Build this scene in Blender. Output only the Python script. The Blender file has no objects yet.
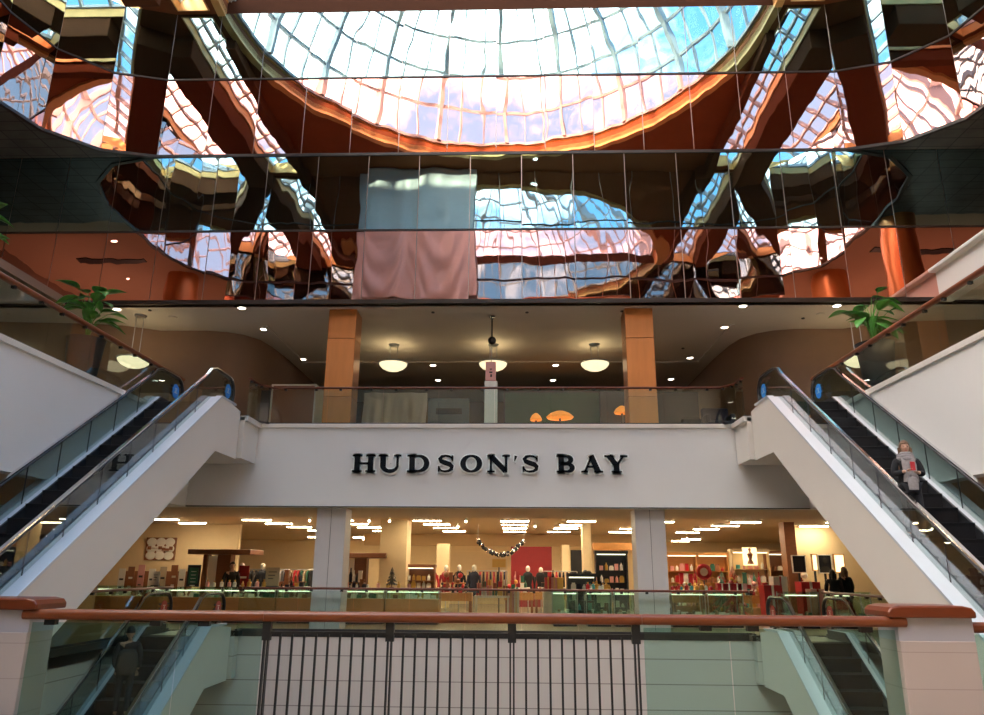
import bpy, math, random
from mathutils import Vector, Matrix
random.seed(7)
C = bpy.context.scene.collection
PI = math.pi
sc = bpy.context.scene

# ------------------------------------------------------------------ camera
W, H, F = 984, 715, 740.0
PITCH, YAW, ROLL = math.radians(16.05), math.radians(1.8), math.radians(0.40)
EYE = Vector((0.55, 0.0, 1.52))
fwd = Vector((-math.sin(YAW)*math.cos(PITCH), math.cos(YAW)*math.cos(PITCH), math.sin(PITCH)))
rgt = fwd.cross(Vector((0, 0, 1))).normalized()
upv = rgt.cross(fwd).normalized()
r2 = rgt*math.cos(ROLL) + upv*math.sin(ROLL)
u2 = upv*math.cos(ROLL) - rgt*math.sin(ROLL)
rgt, upv = r2, u2
cam = bpy.data.cameras.new('camera'); cam.sensor_width = 36.0; cam.lens = F/W*36.0
cam.clip_end = 500
co = bpy.data.objects.new('camera', cam); C.objects.link(co)
co.matrix_world = Matrix(((rgt.x, upv.x, -fwd.x, EYE.x), (rgt.y, upv.y, -fwd.y, EYE.y),
                          (rgt.z, upv.z, -fwd.z, EYE.z), (0, 0, 0, 1)))
sc.camera = co
def ray(px, py):
    return rgt*((px-W/2)/F) + upv*((H/2-py)/F) + fwd
def atY(px, py, Y):
    d = ray(px, py); return EYE + d*((Y-EYE.y)/d.y)
def atZ(px, py, z):
    d = ray(px, py); return EYE + d*((z-EYE.z)/d.z)
def xat(px, Y, z):            # world x of a point measured in the photograph at depth Y and height z
    lo, hi = -60.0, 60.0
    for _ in range(50):
        m = (lo+hi)/2; p = Vector((m, Y, z))-EYE
        s = W/2 + F*p.dot(rgt)/p.dot(fwd)
        if s < px: lo = m
        else: hi = m
    return (lo+hi)/2

# ------------------------------------------------------------------ materials
def new_mat(name):
    m = bpy.data.materials.new(name); m.use_nodes = True
    nt = m.node_tree; nt.nodes.clear()
    out = nt.nodes.new('ShaderNodeOutputMaterial')
    return m, nt, out
def L(nt, a, b): nt.links.new(a, b)
MATS = {}
def mat(name, col, rough=0.6, metal=0.0, var=0.06, scale=6.0, emit=None, es=0.0, bump=0.0, bscale=40.0, spec=0.5, stretch=None):
    if name in MATS: return MATS[name]
    m, nt, out = new_mat(name)
    b = nt.nodes.new('ShaderNodeBsdfPrincipled'); L(nt, b.outputs[0], out.inputs[0])
    b.inputs['Roughness'].default_value = rough; b.inputs['Metallic'].default_value = metal
    b.inputs['Specular IOR Level'].default_value = spec
    tc = nt.nodes.new('ShaderNodeTexCoord')
    vec = tc.outputs['Object']
    if stretch:
        mp = nt.nodes.new('ShaderNodeMapping'); mp.inputs['Scale'].default_value = stretch
        L(nt, vec, mp.inputs[0]); vec = mp.outputs[0]
    n = nt.nodes.new('ShaderNodeTexNoise'); n.inputs['Scale'].default_value = scale; n.inputs['Detail'].default_value = 4
    L(nt, vec, n.inputs['Vector'])
    mx = nt.nodes.new('ShaderNodeMix'); mx.data_type = 'RGBA'
    mx.inputs[6].default_value = (*[c*(1-var) for c in col], 1)
    mx.inputs[7].default_value = (*[min(1, c*(1+var)) for c in col], 1)
    L(nt, n.outputs['Fac'], mx.inputs[0]); L(nt, mx.outputs[2], b.inputs['Base Color'])
    if emit:
        b.inputs['Emission Color'].default_value = (*emit, 1); b.inputs['Emission Strength'].default_value = es
    if bump:
        n2 = nt.nodes.new('ShaderNodeTexNoise'); n2.inputs['Scale'].default_value = bscale
        L(nt, vec, n2.inputs['Vector'])
        bp = nt.nodes.new('ShaderNodeBump'); bp.inputs['Strength'].default_value = bump; bp.inputs['Distance'].default_value = 0.02
        L(nt, n2.outputs['Fac'], bp.inputs['Height']); L(nt, bp.outputs[0], b.inputs['Normal'])
    MATS[name] = m
    return m
def mirror(name, col, amp=0.6):
    m, nt, out = new_mat(name)
    b = nt.nodes.new('ShaderNodeBsdfPrincipled'); L(nt, b.outputs[0], out.inputs[0])
    b.inputs['Base Color'].default_value = (*col, 1); b.inputs['Metallic'].default_value = 1; b.inputs['Roughness'].default_value = 0.015
    g = nt.nodes.new('ShaderNodeNewGeometry')
    mp = nt.nodes.new('ShaderNodeMapping'); mp.inputs['Scale'].default_value = (1, 1, 0.45); L(nt, g.outputs['Position'], mp.inputs[0])
    n = nt.nodes.new('ShaderNodeTexNoise'); n.inputs['Scale'].default_value = 0.85; n.inputs['Detail'].default_value = 1.5
    L(nt, mp.outputs[0], n.inputs['Vector'])
    bp = nt.nodes.new('ShaderNodeBump'); bp.inputs['Strength'].default_value = 1.0; bp.inputs['Distance'].default_value = 0.022*amp
    L(nt, n.outputs['Fac'], bp.inputs['Height']); L(nt, bp.outputs[0], b.inputs['Normal'])
    return m
def glass(name, tint, refl=1.0, ior=1.5, haze=0.0):
    m, nt, out = new_mat(name)
    t = nt.nodes.new('ShaderNodeBsdfTransparent'); t.inputs[0].default_value = (*tint, 1)
    g = nt.nodes.new('ShaderNodeBsdfGlossy'); g.inputs[0].default_value = (1, 1, 1, 1); g.inputs['Roughness'].default_value = 0.01
    lw = nt.nodes.new('ShaderNodeLayerWeight'); lw.inputs[0].default_value = .5
    pw = nt.nodes.new('ShaderNodeMath'); pw.operation = 'POWER'; pw.inputs[1].default_value = 4.5; L(nt, lw.outputs['Facing'], pw.inputs[0])
    mu = nt.nodes.new('ShaderNodeMath'); mu.operation = 'MULTIPLY_ADD'; mu.inputs[1].default_value = .85*refl; mu.inputs[2].default_value = .045*refl; mu.use_clamp = True; L(nt, pw.outputs[0], mu.inputs[0])
    mx = nt.nodes.new('ShaderNodeMixShader'); L(nt, mu.outputs[0], mx.inputs[0])
    base = t.outputs[0]
    if haze:
        d = nt.nodes.new('ShaderNodeBsdfTranslucent'); d.inputs[0].default_value = (.9, .9, .9, 1)
        g2 = nt.nodes.new('ShaderNodeNewGeometry')
        n = nt.nodes.new('ShaderNodeTexNoise'); n.inputs['Scale'].default_value = 1.1; n.inputs['Detail'].default_value = 6; n.inputs['Roughness'].default_value = .7
        L(nt, g2.outputs['Position'], n.inputs['Vector'])
        mr = nt.nodes.new('ShaderNodeMapRange'); mr.inputs[1].default_value = .5; mr.inputs[2].default_value = .75; mr.inputs[3].default_value = 0.02; mr.inputs[4].default_value = haze
        L(nt, n.outputs['Fac'], mr.inputs[0])
        m2 = nt.nodes.new('ShaderNodeMixShader'); L(nt, mr.outputs[0], m2.inputs[0]); L(nt, base, m2.inputs[1]); L(nt, d.outputs[0], m2.inputs[2]); base = m2.outputs[0]
    L(nt, base, mx.inputs[1]); L(nt, g.outputs[0], mx.inputs[2]); L(nt, mx.outputs[0], out.inputs[0])
    return m
def grid_mat(name, col, line, sx, sy, lw=0.012, rough=0.4, axis='xz', var=.04, mottle=0.0):
    """plain tile or panel surface with straight joints; joints every sx, sy metres"""
    m, nt, out = new_mat(name)
    b = nt.nodes.new('ShaderNodeBsdfPrincipled'); L(nt, b.outputs[0], out.inputs[0]); b.inputs['Roughness'].default_value = rough; b.inputs['Specular IOR Level'].default_value = .2
    g = nt.nodes.new('ShaderNodeNewGeometry'); sp = nt.nodes.new('ShaderNodeSeparateXYZ'); L(nt, g.outputs['Position'], sp.inputs[0])
    fac = None
    for ax, s in zip(axis, (sx, sy)):
        if not s: continue
        k = nt.nodes.new('ShaderNodeMath'); k.operation = 'PINGPONG'; k.inputs[1].default_value = s/2
        ad = nt.nodes.new('ShaderNodeMath'); ad.operation = 'ADD'; ad.inputs[1].default_value = 100*s
        L(nt, sp.outputs['xyz'.index(ax)], ad.inputs[0]); L(nt, ad.outputs[0], k.inputs[0])
        c = nt.nodes.new('ShaderNodeMath'); c.operation = 'LESS_THAN'; c.inputs[1].default_value = lw/2; L(nt, k.outputs[0], c.inputs[0])
        if fac is None: fac = c.outputs[0]
        else:
            mm = nt.nodes.new('ShaderNodeMath'); mm.operation = 'MAXIMUM'; L(nt, fac, mm.inputs[0]); L(nt, c.outputs[0], mm.inputs[1]); fac = mm.outputs[0]
    n = nt.nodes.new('ShaderNodeTexNoise'); n.inputs['Scale'].default_value = 1.3; n.inputs['Detail'].default_value = 5
    L(nt, g.outputs['Position'], n.inputs['Vector'])
    m1 = nt.nodes.new('ShaderNodeMix'); m1.data_type = 'RGBA'
    v = max(var, mottle)
    m1.inputs[6].default_value = (*[c*(1-v) for c in col], 1); m1.inputs[7].default_value = (*[min(1, c*(1+v)) for c in col], 1)
    L(nt, n.outputs['Fac'], m1.inputs[0])
    m2 = nt.nodes.new('ShaderNodeMix'); m2.data_type = 'RGBA'; L(nt, fac, m2.inputs[0]); L(nt, m1.outputs[2], m2.inputs[6]); m2.inputs[7].default_value = (*line, 1)
    L(nt, m2.outputs[2], b.inputs['Base Color'])
    return m

M = {}
M['white']   = mat('white plaster', (.75, .745, .74), .7, var=.02, scale=2)
M['clad']    = mat('cream enamel cladding', (.75, .71, .66), .5, var=.02, scale=2)
M['deck']    = mat('pale aluminium deck', (.62, .66, .72), .4, metal=.3, var=.03)
M['steel']   = mat('brushed steel', (.55, .55, .56), .3, metal=1, var=.06, scale=30)
M['chrome']  = mat('chrome', (.75, .75, .76), .12, metal=1, var=.02)
M['rubber']  = mat('black handrail rubber', (.02, .018, .02), .3, var=.2)
M['black']   = mat('black metal', (.012, .012, .014), .4, var=.2)
M['dark']    = mat('dark steel', (.05, .052, .06), .35, metal=.5, var=.2)
M['step']    = mat('grooved step metal', (.012, .012, .016), .6, metal=.2, var=.3, scale=30)
M['wood']    = mat('red mahogany', (.20, .046, .011), .3, var=.22, scale=5, stretch=(1, 8, 8))
M['woodcap'] = mat('mahogany cap', (.17, .034, .010), .3, var=.2, scale=5, stretch=(1, 6, 6))
M['woodfar'] = mat('dark mahogany rail', (.13, .03, .014), .35, var=.2, scale=5)
M['pier']    = grid_mat('pink beige stone pier', (.50, .41, .37), (.38, .30, .27), 0, .36, .008, .5, 'xz')
M['pierband']= mat('grey stone band', (.42, .40, .44), .5, var=.03)
M['tilewall']= grid_mat('white stone wall', (.62, .58, .56), (.30, .27, .26), 0, .585, .022, .5, 'xz')
M['sidewall']= grid_mat('white stone side wall', (.62, .60, .56), (.32, .30, .28), 0, .585, .02, .5, 'yz')
M['tan']     = mat('tan plaster', (.56, .44, .32), .7, var=.03)
M['brownwall']= mat('cocoa brown wall covering', (.25, .155, .105), .7, var=.07, scale=3)
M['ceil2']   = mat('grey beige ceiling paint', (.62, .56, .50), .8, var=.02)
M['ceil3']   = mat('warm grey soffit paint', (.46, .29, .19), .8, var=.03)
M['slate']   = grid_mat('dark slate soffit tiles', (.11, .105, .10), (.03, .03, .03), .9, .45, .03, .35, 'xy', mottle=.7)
M['roof']    = mat('red brown roof soffit', (.30, .105, .045), .85, var=.12, scale=1.5, spec=.1)
M['beam']    = mat('brown painted beam', (.17, .065, .03), .85, var=.12, scale=1.5, spec=.1)
M['drum']    = mat('golden bronze drum', (.85, .50, .18), .35, metal=.3, var=.15, scale=3)
M['frame']   = mat('grey white glazing frame', (.52, .50, .50), .4, var=.05)
M['silver']  = mirror('silver blue mirror glass', (.28, .44, .48))
M['copper']  = mirror('copper mirror glass', (.74, .38, .32))
M['clear']   = mirror('bright clear mirror glass', (.78, .80, .82), .5)
M['topbeam'] = mat('dark brown painted trim', (.045, .018, .010), .9, var=.1, spec=.05)
M['joint']   = mat('mirror joint metal', (.45, .36, .32), .3, metal=.8, var=.1)
M['edge']    = mat('dark mirror edge trim', (.03, .018, .014), .4, var=.1)
M['coppercol']= mat('copper column panel', (.62, .24, .075), .3, metal=.45, var=.12, scale=2, stretch=(4, 4, .5))
M['pillar']  = mat('grey white pillar panel', (.62, .60, .60), .5, var=.02)
M['glassr']  = glass('green rail glass', (.86, .93, .90), 1.1)
M['glasst']  = glass('foreground rail glass', (.72, .87, .83), .5)
M['glasse']  = glass('escalator glass', (.78, .85, .84), 1.5)
M['glassd']  = glass('dome pane glass', (.93, .95, .95), .6, haze=.22)
M['glassc']  = glass('showcase glass', (.85, .95, .90), 1.0)
M['floor']   = grid_mat('cream floor tile', (.38, .28, .17), (.25, .18, .11), 1.2, 1.2, .015, .35, 'xy')
M['storeceil']= mat('warm store ceiling', (.62, .49, .31), .8, var=.02)
M['cream']   = mat('cream store wall', (.80, .62, .36), .75, var=.04)
M['creamd']  = mat('deep cream bulkhead', (.66, .46, .24), .75, var=.04)
M['red']     = mat('crimson wall', (.30, .012, .018), .6, var=.1)
M['walnut']  = mat('walnut panel', (.26, .10, .045), .4, var=.25, scale=6, stretch=(1, 1, 5))
M['oak']     = mat('orange oak panel', (.58, .27, .08), .4, var=.2, scale=5, stretch=(1, 6, 6))
M['tube']    = mat('fluorescent diffuser', (1, .95, .85), .5, var=.0, emit=(1, .82, .55), es=36)
M['bowl']    = mat('alabaster bowl glass', (.9, .85, .7), .4, var=.05, emit=(1, .84, .52), es=.85)
M['bulb']    = mat('glowing bulb', (1, .9, .7), .5, var=0, emit=(1, .78, .42), es=45)
M['down']    = mat('downlight lens', (1, 1, 1), .4, var=0, emit=(1, .9, .75), es=8)
M['spot']    = mat('spotlight lens', (1, 1, 1), .4, var=0, emit=(1, .85, .6), es=14)
M['caselight']= mat('showcase light strip', (1, 1, .9), .4, var=0, emit=(1, .95, .65), es=1.6)
M['blue']    = mat('blue sticker', (.015, .25, .75), .3, var=.03)
M['signwhite']= mat('white acrylic edge', (.90, .95, .93), .3, var=.01)
M['signblack']= mat('black letter face', (.004, .006, .010), .6, var=.1, spec=.15)
M['paper']   = mat('white card', (.80, .76, .68), .7, var=.03)
M['leaf']    = mat('glossy green leaf', (.05, .22, .035), .35, var=.35, scale=9)
M['leafb']   = mat('bright green leaf', (.11, .36, .06), .35, var=.3, scale=9)
M['pot']     = mat('dark grey planter', (.035, .04, .045), .35, var=.15)
M['soil']    = mat('soil', (.03, .02, .012), .9, var=.4)
M['plastic'] = mat('white plastic sheeting', (.74, .68, .64), .35, var=.05, bump=.5, bscale=2.2)
M['gold']    = mat('gold', (.75, .45, .12), .3, metal=.8, var=.1)
M['green']   = mat('dark green enamel', (.03, .13, .08), .4, var=.1)
M['redgift'] = mat('red gift paper', (.50, .02, .03), .35, var=.1)
M['pinkbox'] = mat('pink carton', (.70, .33, .30), .5, var=.05)
M['tealc']   = mat('teal carton', (.06, .36, .38), .5, var=.05)
M['navy']    = mat('navy fabric', (.015, .018, .04), .8, var=.2)
M['coat']    = mat('black coat wool', (.014, .014, .018), .85, var=.25, scale=20)
M['greycloth']= mat('grey knitted scarf', (.28, .26, .27), .9, var=.4, scale=25)
M['taupe']   = mat('taupe canvas', (.05, .042, .036), .9, var=.15, scale=12)
M['jeans']   = mat('dark trousers', (.02, .022, .03), .85, var=.15)
M['skin']    = mat('skin', (.52, .30, .21), .55, var=.05)
M['hairb']   = mat('brown hair', (.13, .065, .03), .5, var=.35, scale=25)
M['hairk']   = mat('black hair', (.012, .009, .008), .45, var=.3, scale=25)
M['shoe']    = mat('black leather', (.015, .013, .012), .4, var=.1)
M['beigecloth']= mat('beige cloth', (.48, .38, .26), .8, var=.1)
M['copperlit']= mat('amber lamp glass', (.9, .4, .1), .4, var=.2, emit=(1, .30, .04), es=.6)
M['screen']  = mat('lit poster', (.9, .8, .5), .4, var=.25, scale=5, emit=(1, .82, .45), es=1.1)
M['bluescreen']= mat('pale blue shop panel', (.16, .22, .30), .4, var=.1)

# ------------------------------------------------------------------ mesh building
class MB:
    def __init__(s): s.v = []; s.f = []; s.m = []
    def add(s, vs, fs, m=0):
        o = len(s.v); s.v += [Vector(p) for p in vs]
        s.f += [[i+o for i in f] for f in fs]; s.m += [m]*len(fs); return s
    def box(s, x0, x1, y0, y1, z0, z1, m=0, rz=0.0):
        vs = [(x, y, z) for z in (z0, z1) for x, y in ((x0, y0), (x1, y0), (x1, y1), (x0, y1))]
        if rz:
            cx, cy = (x0+x1)/2, (y0+y1)/2; c, n = math.cos(rz), math.sin(rz)
            vs = [(cx+(x-cx)*c-(y-cy)*n, cy+(x-cx)*n+(y-cy)*c, z) for x, y, z in vs]
        return s.add(vs, [(3, 2, 1, 0), (4, 5, 6, 7), (0, 1, 5, 4), (1, 2, 6, 5), (2, 3, 7, 6), (3, 0, 4, 7)], m)
    def prism(s, poly, axis, a, b, m=0):
        """poly in the plane across 'axis' (x: (y,z); y: (x,z); z: (x,y)), extruded from a to b"""
        def P(p, t):
            return {'x': (t, p[0], p[1]), 'y': (p[0], t, p[1]), 'z': (p[0], p[1], t)}[axis]
        n = len(poly); vs = [P(p, a) for p in poly]+[P(p, b) for p in poly]
        fs = [tuple(range(n))[::-1], tuple(range(n, 2*n))]+[(i, (i+1) % n, n+(i+1) % n, n+i) for i in range(n)]
        return s.add(vs, fs, m)
    def cyl(s, p0, p1, r0, r1=None, n=12, m=0, caps=True):
        p0, p1 = Vector(p0), Vector(p1); r1 = r0 if r1 is None else r1
        d = (p1-p0).normalized(); a = d.orthogonal().normalized(); b = d.cross(a)
        vs = []
        for p, r in ((p0, r0), (p1, r1)):
            for i in range(n):
                t = 2*PI*i/n; vs.append(p+a*(r*math.cos(t))+b*(r*math.sin(t)))
        fs = [(i, (i+1) % n, n+(i+1) % n, n+i) for i in range(n)]
        if caps: fs += [tuple(range(n))[::-1], tuple(range(n, 2*n))]
        return s.add(vs, fs, m)
    def lathe(s, prof, c=(0, 0, 0), n=24, m=0, sx=1, sy=1):
        c = Vector(c); vs = []; k = len(prof)
        for i in range(n):
            t = 2*PI*i/n
            vs += [c+Vector((r*math.cos(t)*sx, r*math.sin(t)*sy, z)) for r, z in prof]
        fs = []
        for i in range(n):
            j = (i+1) % n
            for q in range(k-1): fs.append((i*k+q, j*k+q, j*k+q+1, i*k+q+1))
        return s.add(vs, fs, m)
    def ball(s, c, r, n=12, k=8, m=0, sc=(1, 1, 1)):
        c = Vector(c); vs = [c+Vector((0, 0, -r*sc[2]))]
        for i in range(1, k):
            p = -PI/2+PI*i/k
            for j in range(n):
                t = 2*PI*j/n; vs.append(c+Vector((r*math.cos(p)*math.cos(t)*sc[0], r*math.cos(p)*math.sin(t)*sc[1], r*math.sin(p)*sc[2])))
        vs.append(c+Vector((0, 0, r*sc[2]))); fs = []
        for j in range(n): fs.append((0, 1+(j+1) % n, 1+j))
        for i in range(k-2):
            for j in range(n):
                a = 1+i*n; fs.append((a+j, a+(j+1) % n, a+n+(j+1) % n, a+n+j))
        e = len(vs)-1; a = 1+(k-2)*n
        for j in range(n): fs.append((a+j, a+(j+1) % n, e))
        return s.add(vs, fs, m)
    def sweep(s, path, prof, m=0, closed=False, side=None):
        """prof: (u,v) pairs; u across (horizontal side), v up, swept along path"""
        path = [Vector(p) for p in path]; n = len(path); k = len(prof); vs = []
        for i, p in enumerate(path):
            if closed: t = (path[(i+1) % n]-path[i-1])
            else: t = path[min(i+1, n-1)]-path[max(i-1, 0)]
            t.normalize()
            sd = Vector(side) if side else Vector((0, 0, 1)).cross(t).normalized()*-1
            up = sd.cross(t).normalized()
            for u, v in prof: vs.append(p+sd*u+up*v)
        fs = []
        for i in range(n if closed else n-1):
            j = (i+1) % n
            for q in range(k): fs.append((i*k+q, i*k+(q+1) % k, j*k+(q+1) % k, j*k+q))
        if not closed: fs += [tuple(range(k))[::-1], tuple(range((n-1)*k, n*k))]
        return s.add(vs, fs, m)
    def build(s, name, mats, parent=None, smooth=False, bevel=0, recalc=True, subsurf=0):
        if not isinstance(mats, (list, tuple)): mats = [mats]
        off = Vector((0, 0, 0)); p = parent
        while p is not None: off += p.location; p = p.parent
        me = bpy.data.meshes.new(name)
        if parent is None and s.v:                     # origin at the base of the thing
            lo = Vector([min(v[i] for v in s.v) for i in range(3)]); hi = Vector([max(v[i] for v in s.v) for i in range(3)])
            off = Vector(((lo.x+hi.x)/2, (lo.y+hi.y)/2, lo.z))
        me.from_pydata([v-off for v in s.v], [], s.f)
        for mm in mats: me.materials.append(M[mm] if isinstance(mm, str) else mm)
        me.polygons.foreach_set('material_index', s.m)
        if recalc:
            import bmesh
            b = bmesh.new(); b.from_mesh(me); bmesh.ops.recalc_face_normals(b, faces=b.faces); b.to_mesh(me); b.free()
        if smooth:
            me.shade_smooth(); me.set_sharp_from_angle(angle=math.radians(38))
        me.update()
        o = bpy.data.objects.new(name, me); C.objects.link(o); o.parent = parent
        if parent is None: o.location = off
        if bevel:
            bv = o.modifiers.new('bevel', 'BEVEL'); bv.width = bevel; bv.segments = 3; bv.limit_method = 'ANGLE'; bv.angle_limit = math.radians(40)
        if subsurf:
            ss = o.modifiers.new('sub', 'SUBSURF'); ss.levels = subsurf; ss.render_levels = subsurf
        return o
def tag(o, label, cat, group=None):
    o['label'] = label; o['category'] = cat
    if group: o['group'] = group
    return o
def struct(o, label=None):
    o['kind'] = 'structure'
    if label: o['label'] = label
    return o
def thing(name, label, cat, loc=(0, 0, 0), group=None):
    o = bpy.data.objects.new(name, None); C.objects.link(o); o.location = loc; o.empty_display_size = .1
    return tag(o, label, cat, group)
def dup(o, loc=None, rz=None, label=None, group=None, parent=None, sx=None):
    c = o.copy(); C.objects.link(c); c.parent = parent
    if loc is not None: c.location = loc
    if rz is not None: c.rotation_euler = (0, 0, rz)
    if label: c['label'] = label
    if group: c['group'] = group
    for ch in list(o.children): dup(ch, parent=c)
    return c
def rr(w, h, r, n=4):           # rounded rectangle profile
    pts = []
    for cx, cy, a0 in ((w/2-r, h/2-r, 0), (-w/2+r, h/2-r, 90), (-w/2+r, -h/2+r, 180), (w/2-r, -h/2+r, 270)):
        for i in range(n+1):
            a = math.radians(a0+90*i/n); pts.append((cx+r*math.cos(a), cy+r*math.sin(a)))
    return pts
SKY, SUN, EXPO = 2.5, 12.0, 0.57
# ------------------------------------------------------------------ levels (metres)
Z2, Z3, Z4, ZR = 5.36, 8.92, 13.75, 19.05     # upper concourse floor, its ceiling, top storey soffit, roof soffit
YF = 20.0                                      # plane of the shop front
VX, YN = 8.3, 8.7                              # half width and near edge of the floor opening

# floors and slabs
def slab(name, boxes, m, label=None):
    b = MB()
    for q in boxes: b.box(*q)
    return struct(b.build(name, m), label)
slab('floor', [(-20, 20, -8, 8.36, -.35, 0), (-20, -VX, 8.36, YF, -.35, 0), (VX, 20, 8.36, YF, -.35, 0), (-20, 20, YF, 46, -.35, 0)], 'floor', 'cream tiled floor around the opening and in the shop')
slab('floor', [(-20, 20, -8, 46, -5.6, -5.36)], 'floor')
# upper concourse slab: white plaster edge bands with the soffit beneath
b = MB(); zb = 3.12
b.box(-20, 20, YF, YF+.3, zb, Z2); struct(b.build('wall_facade', 'white'), 'white plaster band carrying the shop name')
for s in (-1, 1):
    x0, x1 = sorted((s*VX, s*(VX+.3)))
    b = MB(); b.box(x0, x1, -8, YF, zb, Z2); struct(b.build('wall_%s' % ('left' if s < 0 else 'right'), 'white'))
    x0, x1 = sorted((s*(VX+.3), s*20))
    slab('floor', [(x0, x1, -8, YF, Z2-.3, Z2-.02)], 'floor')
    slab('ceiling', [(x0, x1, -8, YF, zb+.02, zb+.2)], 'tan')
slab('floor', [(-20, 20, YF+.3, 36, Z2-.3, Z2-.02)], 'floor')
# thin dark line under the band and its light curb on top
b = MB(); b.box(-8.3, 8.3, YF-.015, YF+.02, zb+.0, zb+.025); struct(b.build('trim_1', 'dark'))
b = MB(); b.box(-6.5, 6.5, YF-.05, YF+.2, Z2-.10, Z2+.015)
for s in (-1, 1):
    x0, x1 = sorted((s*(VX-.05), s*(VX+.2))); b.box(x0, x1, -2, YF-1.2, Z2-.1, Z2+.015)
struct(b.build('trim_2', 'clad', bevel=.01))
# the storey below: stone wall under the far rail, side walls
b = MB(); b.box(-VX, VX, YF-.012, YF+.3, -5.36, -.14); struct(b.build('wall_lower', 'tilewall'))
b = MB(); b.box(-VX, VX, YF-.03, YF+.3, -.14, 0.0); struct(b.build('trim_3', 'black'))
b = MB(); b.box(-6.5, 6.5, 7.9, 8.2, -5.36, -.35); b.box(-VX, VX, 5.0, 5.3, -5.36, -.35); struct(b.build('wall_lower_near', 'tilewall'))
for s in (-1, 1):
    x0, x1 = sorted((s*VX, s*(VX+.25)))
    b = MB(); b.box(x0, x1, -2, YF+.02, -5.36, -.14); struct(b.build('wall_lower_side', 'sidewall'))
    x0, x1 = sorted((s*(VX-.03), s*(VX+.25)))
    b = MB(); b.box(x0, x1, YN, YF-.03, -.14, 0.003); struct(b.build('trim_4', 'black'))
# landings where the escalators meet the floors
for z0, yb, yt in ((Z2, 18.85, YF), (0, 19.65, YF)):
    for s in (-1, 1):
        x0, x1 = sorted((s*6.5, s*8.28)); m = 'clad' if z0 else 'sidewall'
        b = MB(); b.box(x0, x1, yb, yt-.06, z0-1.1, z0-.02)
        struct(b.build('wall_landing', m))
        b = MB(); x0, x1 = sorted((s*6.42, s*6.62)); b.box(x0, x1, yb, yt-.06, z0-.12, z0+.012, 0)
        struct(b.build('trim_5', 'clad' if z0 else 'black'))

# ceiling over the upper concourse (behind the mirror band) and over the side aisles
slab('ceiling', [(-20, 20, YF, 36, Z3, Z3+.25), (-20, -12.6, -8, YF, Z3, Z3+.15), (12.6, 20, -8, YF, Z3, Z3+.15)], 'ceil2', 'beige ceiling with downlights over the upper concourse')
b = MB(); b.box(12.55, 12.9, -8, YF, Z3-.05, 9.85); b.box(12.35, 12.9, -8, YF, 9.75, 9.87)
struct(b.build('wall_parapet', 'white', bevel=.04), 'white parapet edge of the storey above on the right')
b = MB(); b.box(-12.9, -12.55, -8, YF, Z3-.05, 9.1); struct(b.build('wall_parapet', 'brownwall'))
# outer walls of the aisles
for s, nm in ((-1, 'left'), (1, 'right')):
    x0, x1 = sorted((s*20, s*20.3))
    b = MB(); b.box(x0, x1, -8, 46, 0, zb); struct(b.build('wall_%s' % nm, 'walnut'))
    b = MB(); b.box(x0, x1, -8, 36, Z2, Z3); struct(b.build('wall_%s' % nm, 'tan'))
    b = MB(); b.box(x0, x1, -8, YF+.3, Z3, ZR); struct(b.build('wall_%s' % nm, 'brownwall'))
b = MB(); b.box(-20, 20, -8.3, -8, -.3, ZR); struct(b.build('wall_rear', 'tan'))
# curved brown walls left and right of the upper concourse
pl = [(16.5, 21.5), (13, 21.75), (11.9, 21.95), (11.35, 22.25), (10.9, 22.5), (9.4, 22.5), (8.8, 22.65), (8.35, 22.95), (8.0, 23.5), (7.85, 24.3), (7.75, 26), (7.7, 33)]
for s, nm in ((-1, 'left'), (1, 'right')):
    pts = [(s*x, y) for x, y in pl]; out = [(s*20, 33), (s*20, 21.5)]
    b = MB(); b.prism(pts+out, 'z', Z2-.02, Z3); struct(b.build('wall_%s' % nm, 'brownwall', smooth=True), 'brown curved wall of the upper concourse, %s side' % nm)
b = MB(); b.box(-20, 20, 33, 33.3, Z2-.02, Z3); struct(b.build('wall_back', 'brownwall'))
# a shallow raised tray in that ceiling
b = MB(); b.box(-7.4, 7.4, 26.2, 26.35, Z3-.05, Z3); b.box(-7.4, -7.25, 22, 26.2, Z3-.04, Z3); b.box(7.25, 7.4, 22, 26.2, Z3-.04, Z3)
struct(b.build('trim_6', 'ceil2'))

# ------------------------------------------------------------------ the top storey opening with mirror bands
def rrect_path(hx, y0, y1, r, step):
    """closed rounded rectangle in plan, resampled to steps; starts mid front, runs towards +x"""
    pts = []
    def seg(a, b, n): return [(a[0]+(b[0]-a[0])*i/n, a[1]+(b[1]-a[1])*i/n) for i in range(n)]
    def arc(cx, cy, a0, a1, n): return [(cx+r*math.cos(math.radians(a0+(a1-a0)*i/n)), cy+r*math.sin(math.radians(a0+(a1-a0)*i/n))) for i in range(n)]
    nx = 2*round((hx-r)/step)/2
    n1 = max(1, round((hx-r)/step)); n2 = max(1, round((y1-y0-2*r)/step)); na = max(3, round(r*PI/2/step))
    pts += seg((0, y1), (hx-r, y1), n1) + arc(hx-r, y1-r, 90, 0, na) + seg((hx, y1-r), (hx, y0+r), n2)
    pts += arc(hx-r, y0+r, 0, -90, na) + seg((hx-r, y0), (-hx+r, y0), 2*n1) + arc(-hx+r, y0+r, -90, -180, na)
    pts += seg((-hx, y0+r), (-hx, y1-r), n2) + arc(-hx+r, y1-r, 180, 90, na) + seg((-hx+r, y1), (0, y1), n1)
    return pts
OX, OY, OR_ = 13.6, 9.6, 3.1
ring = rrect_path(OX, OY, YF-.02, OR_, 1.55)
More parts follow.
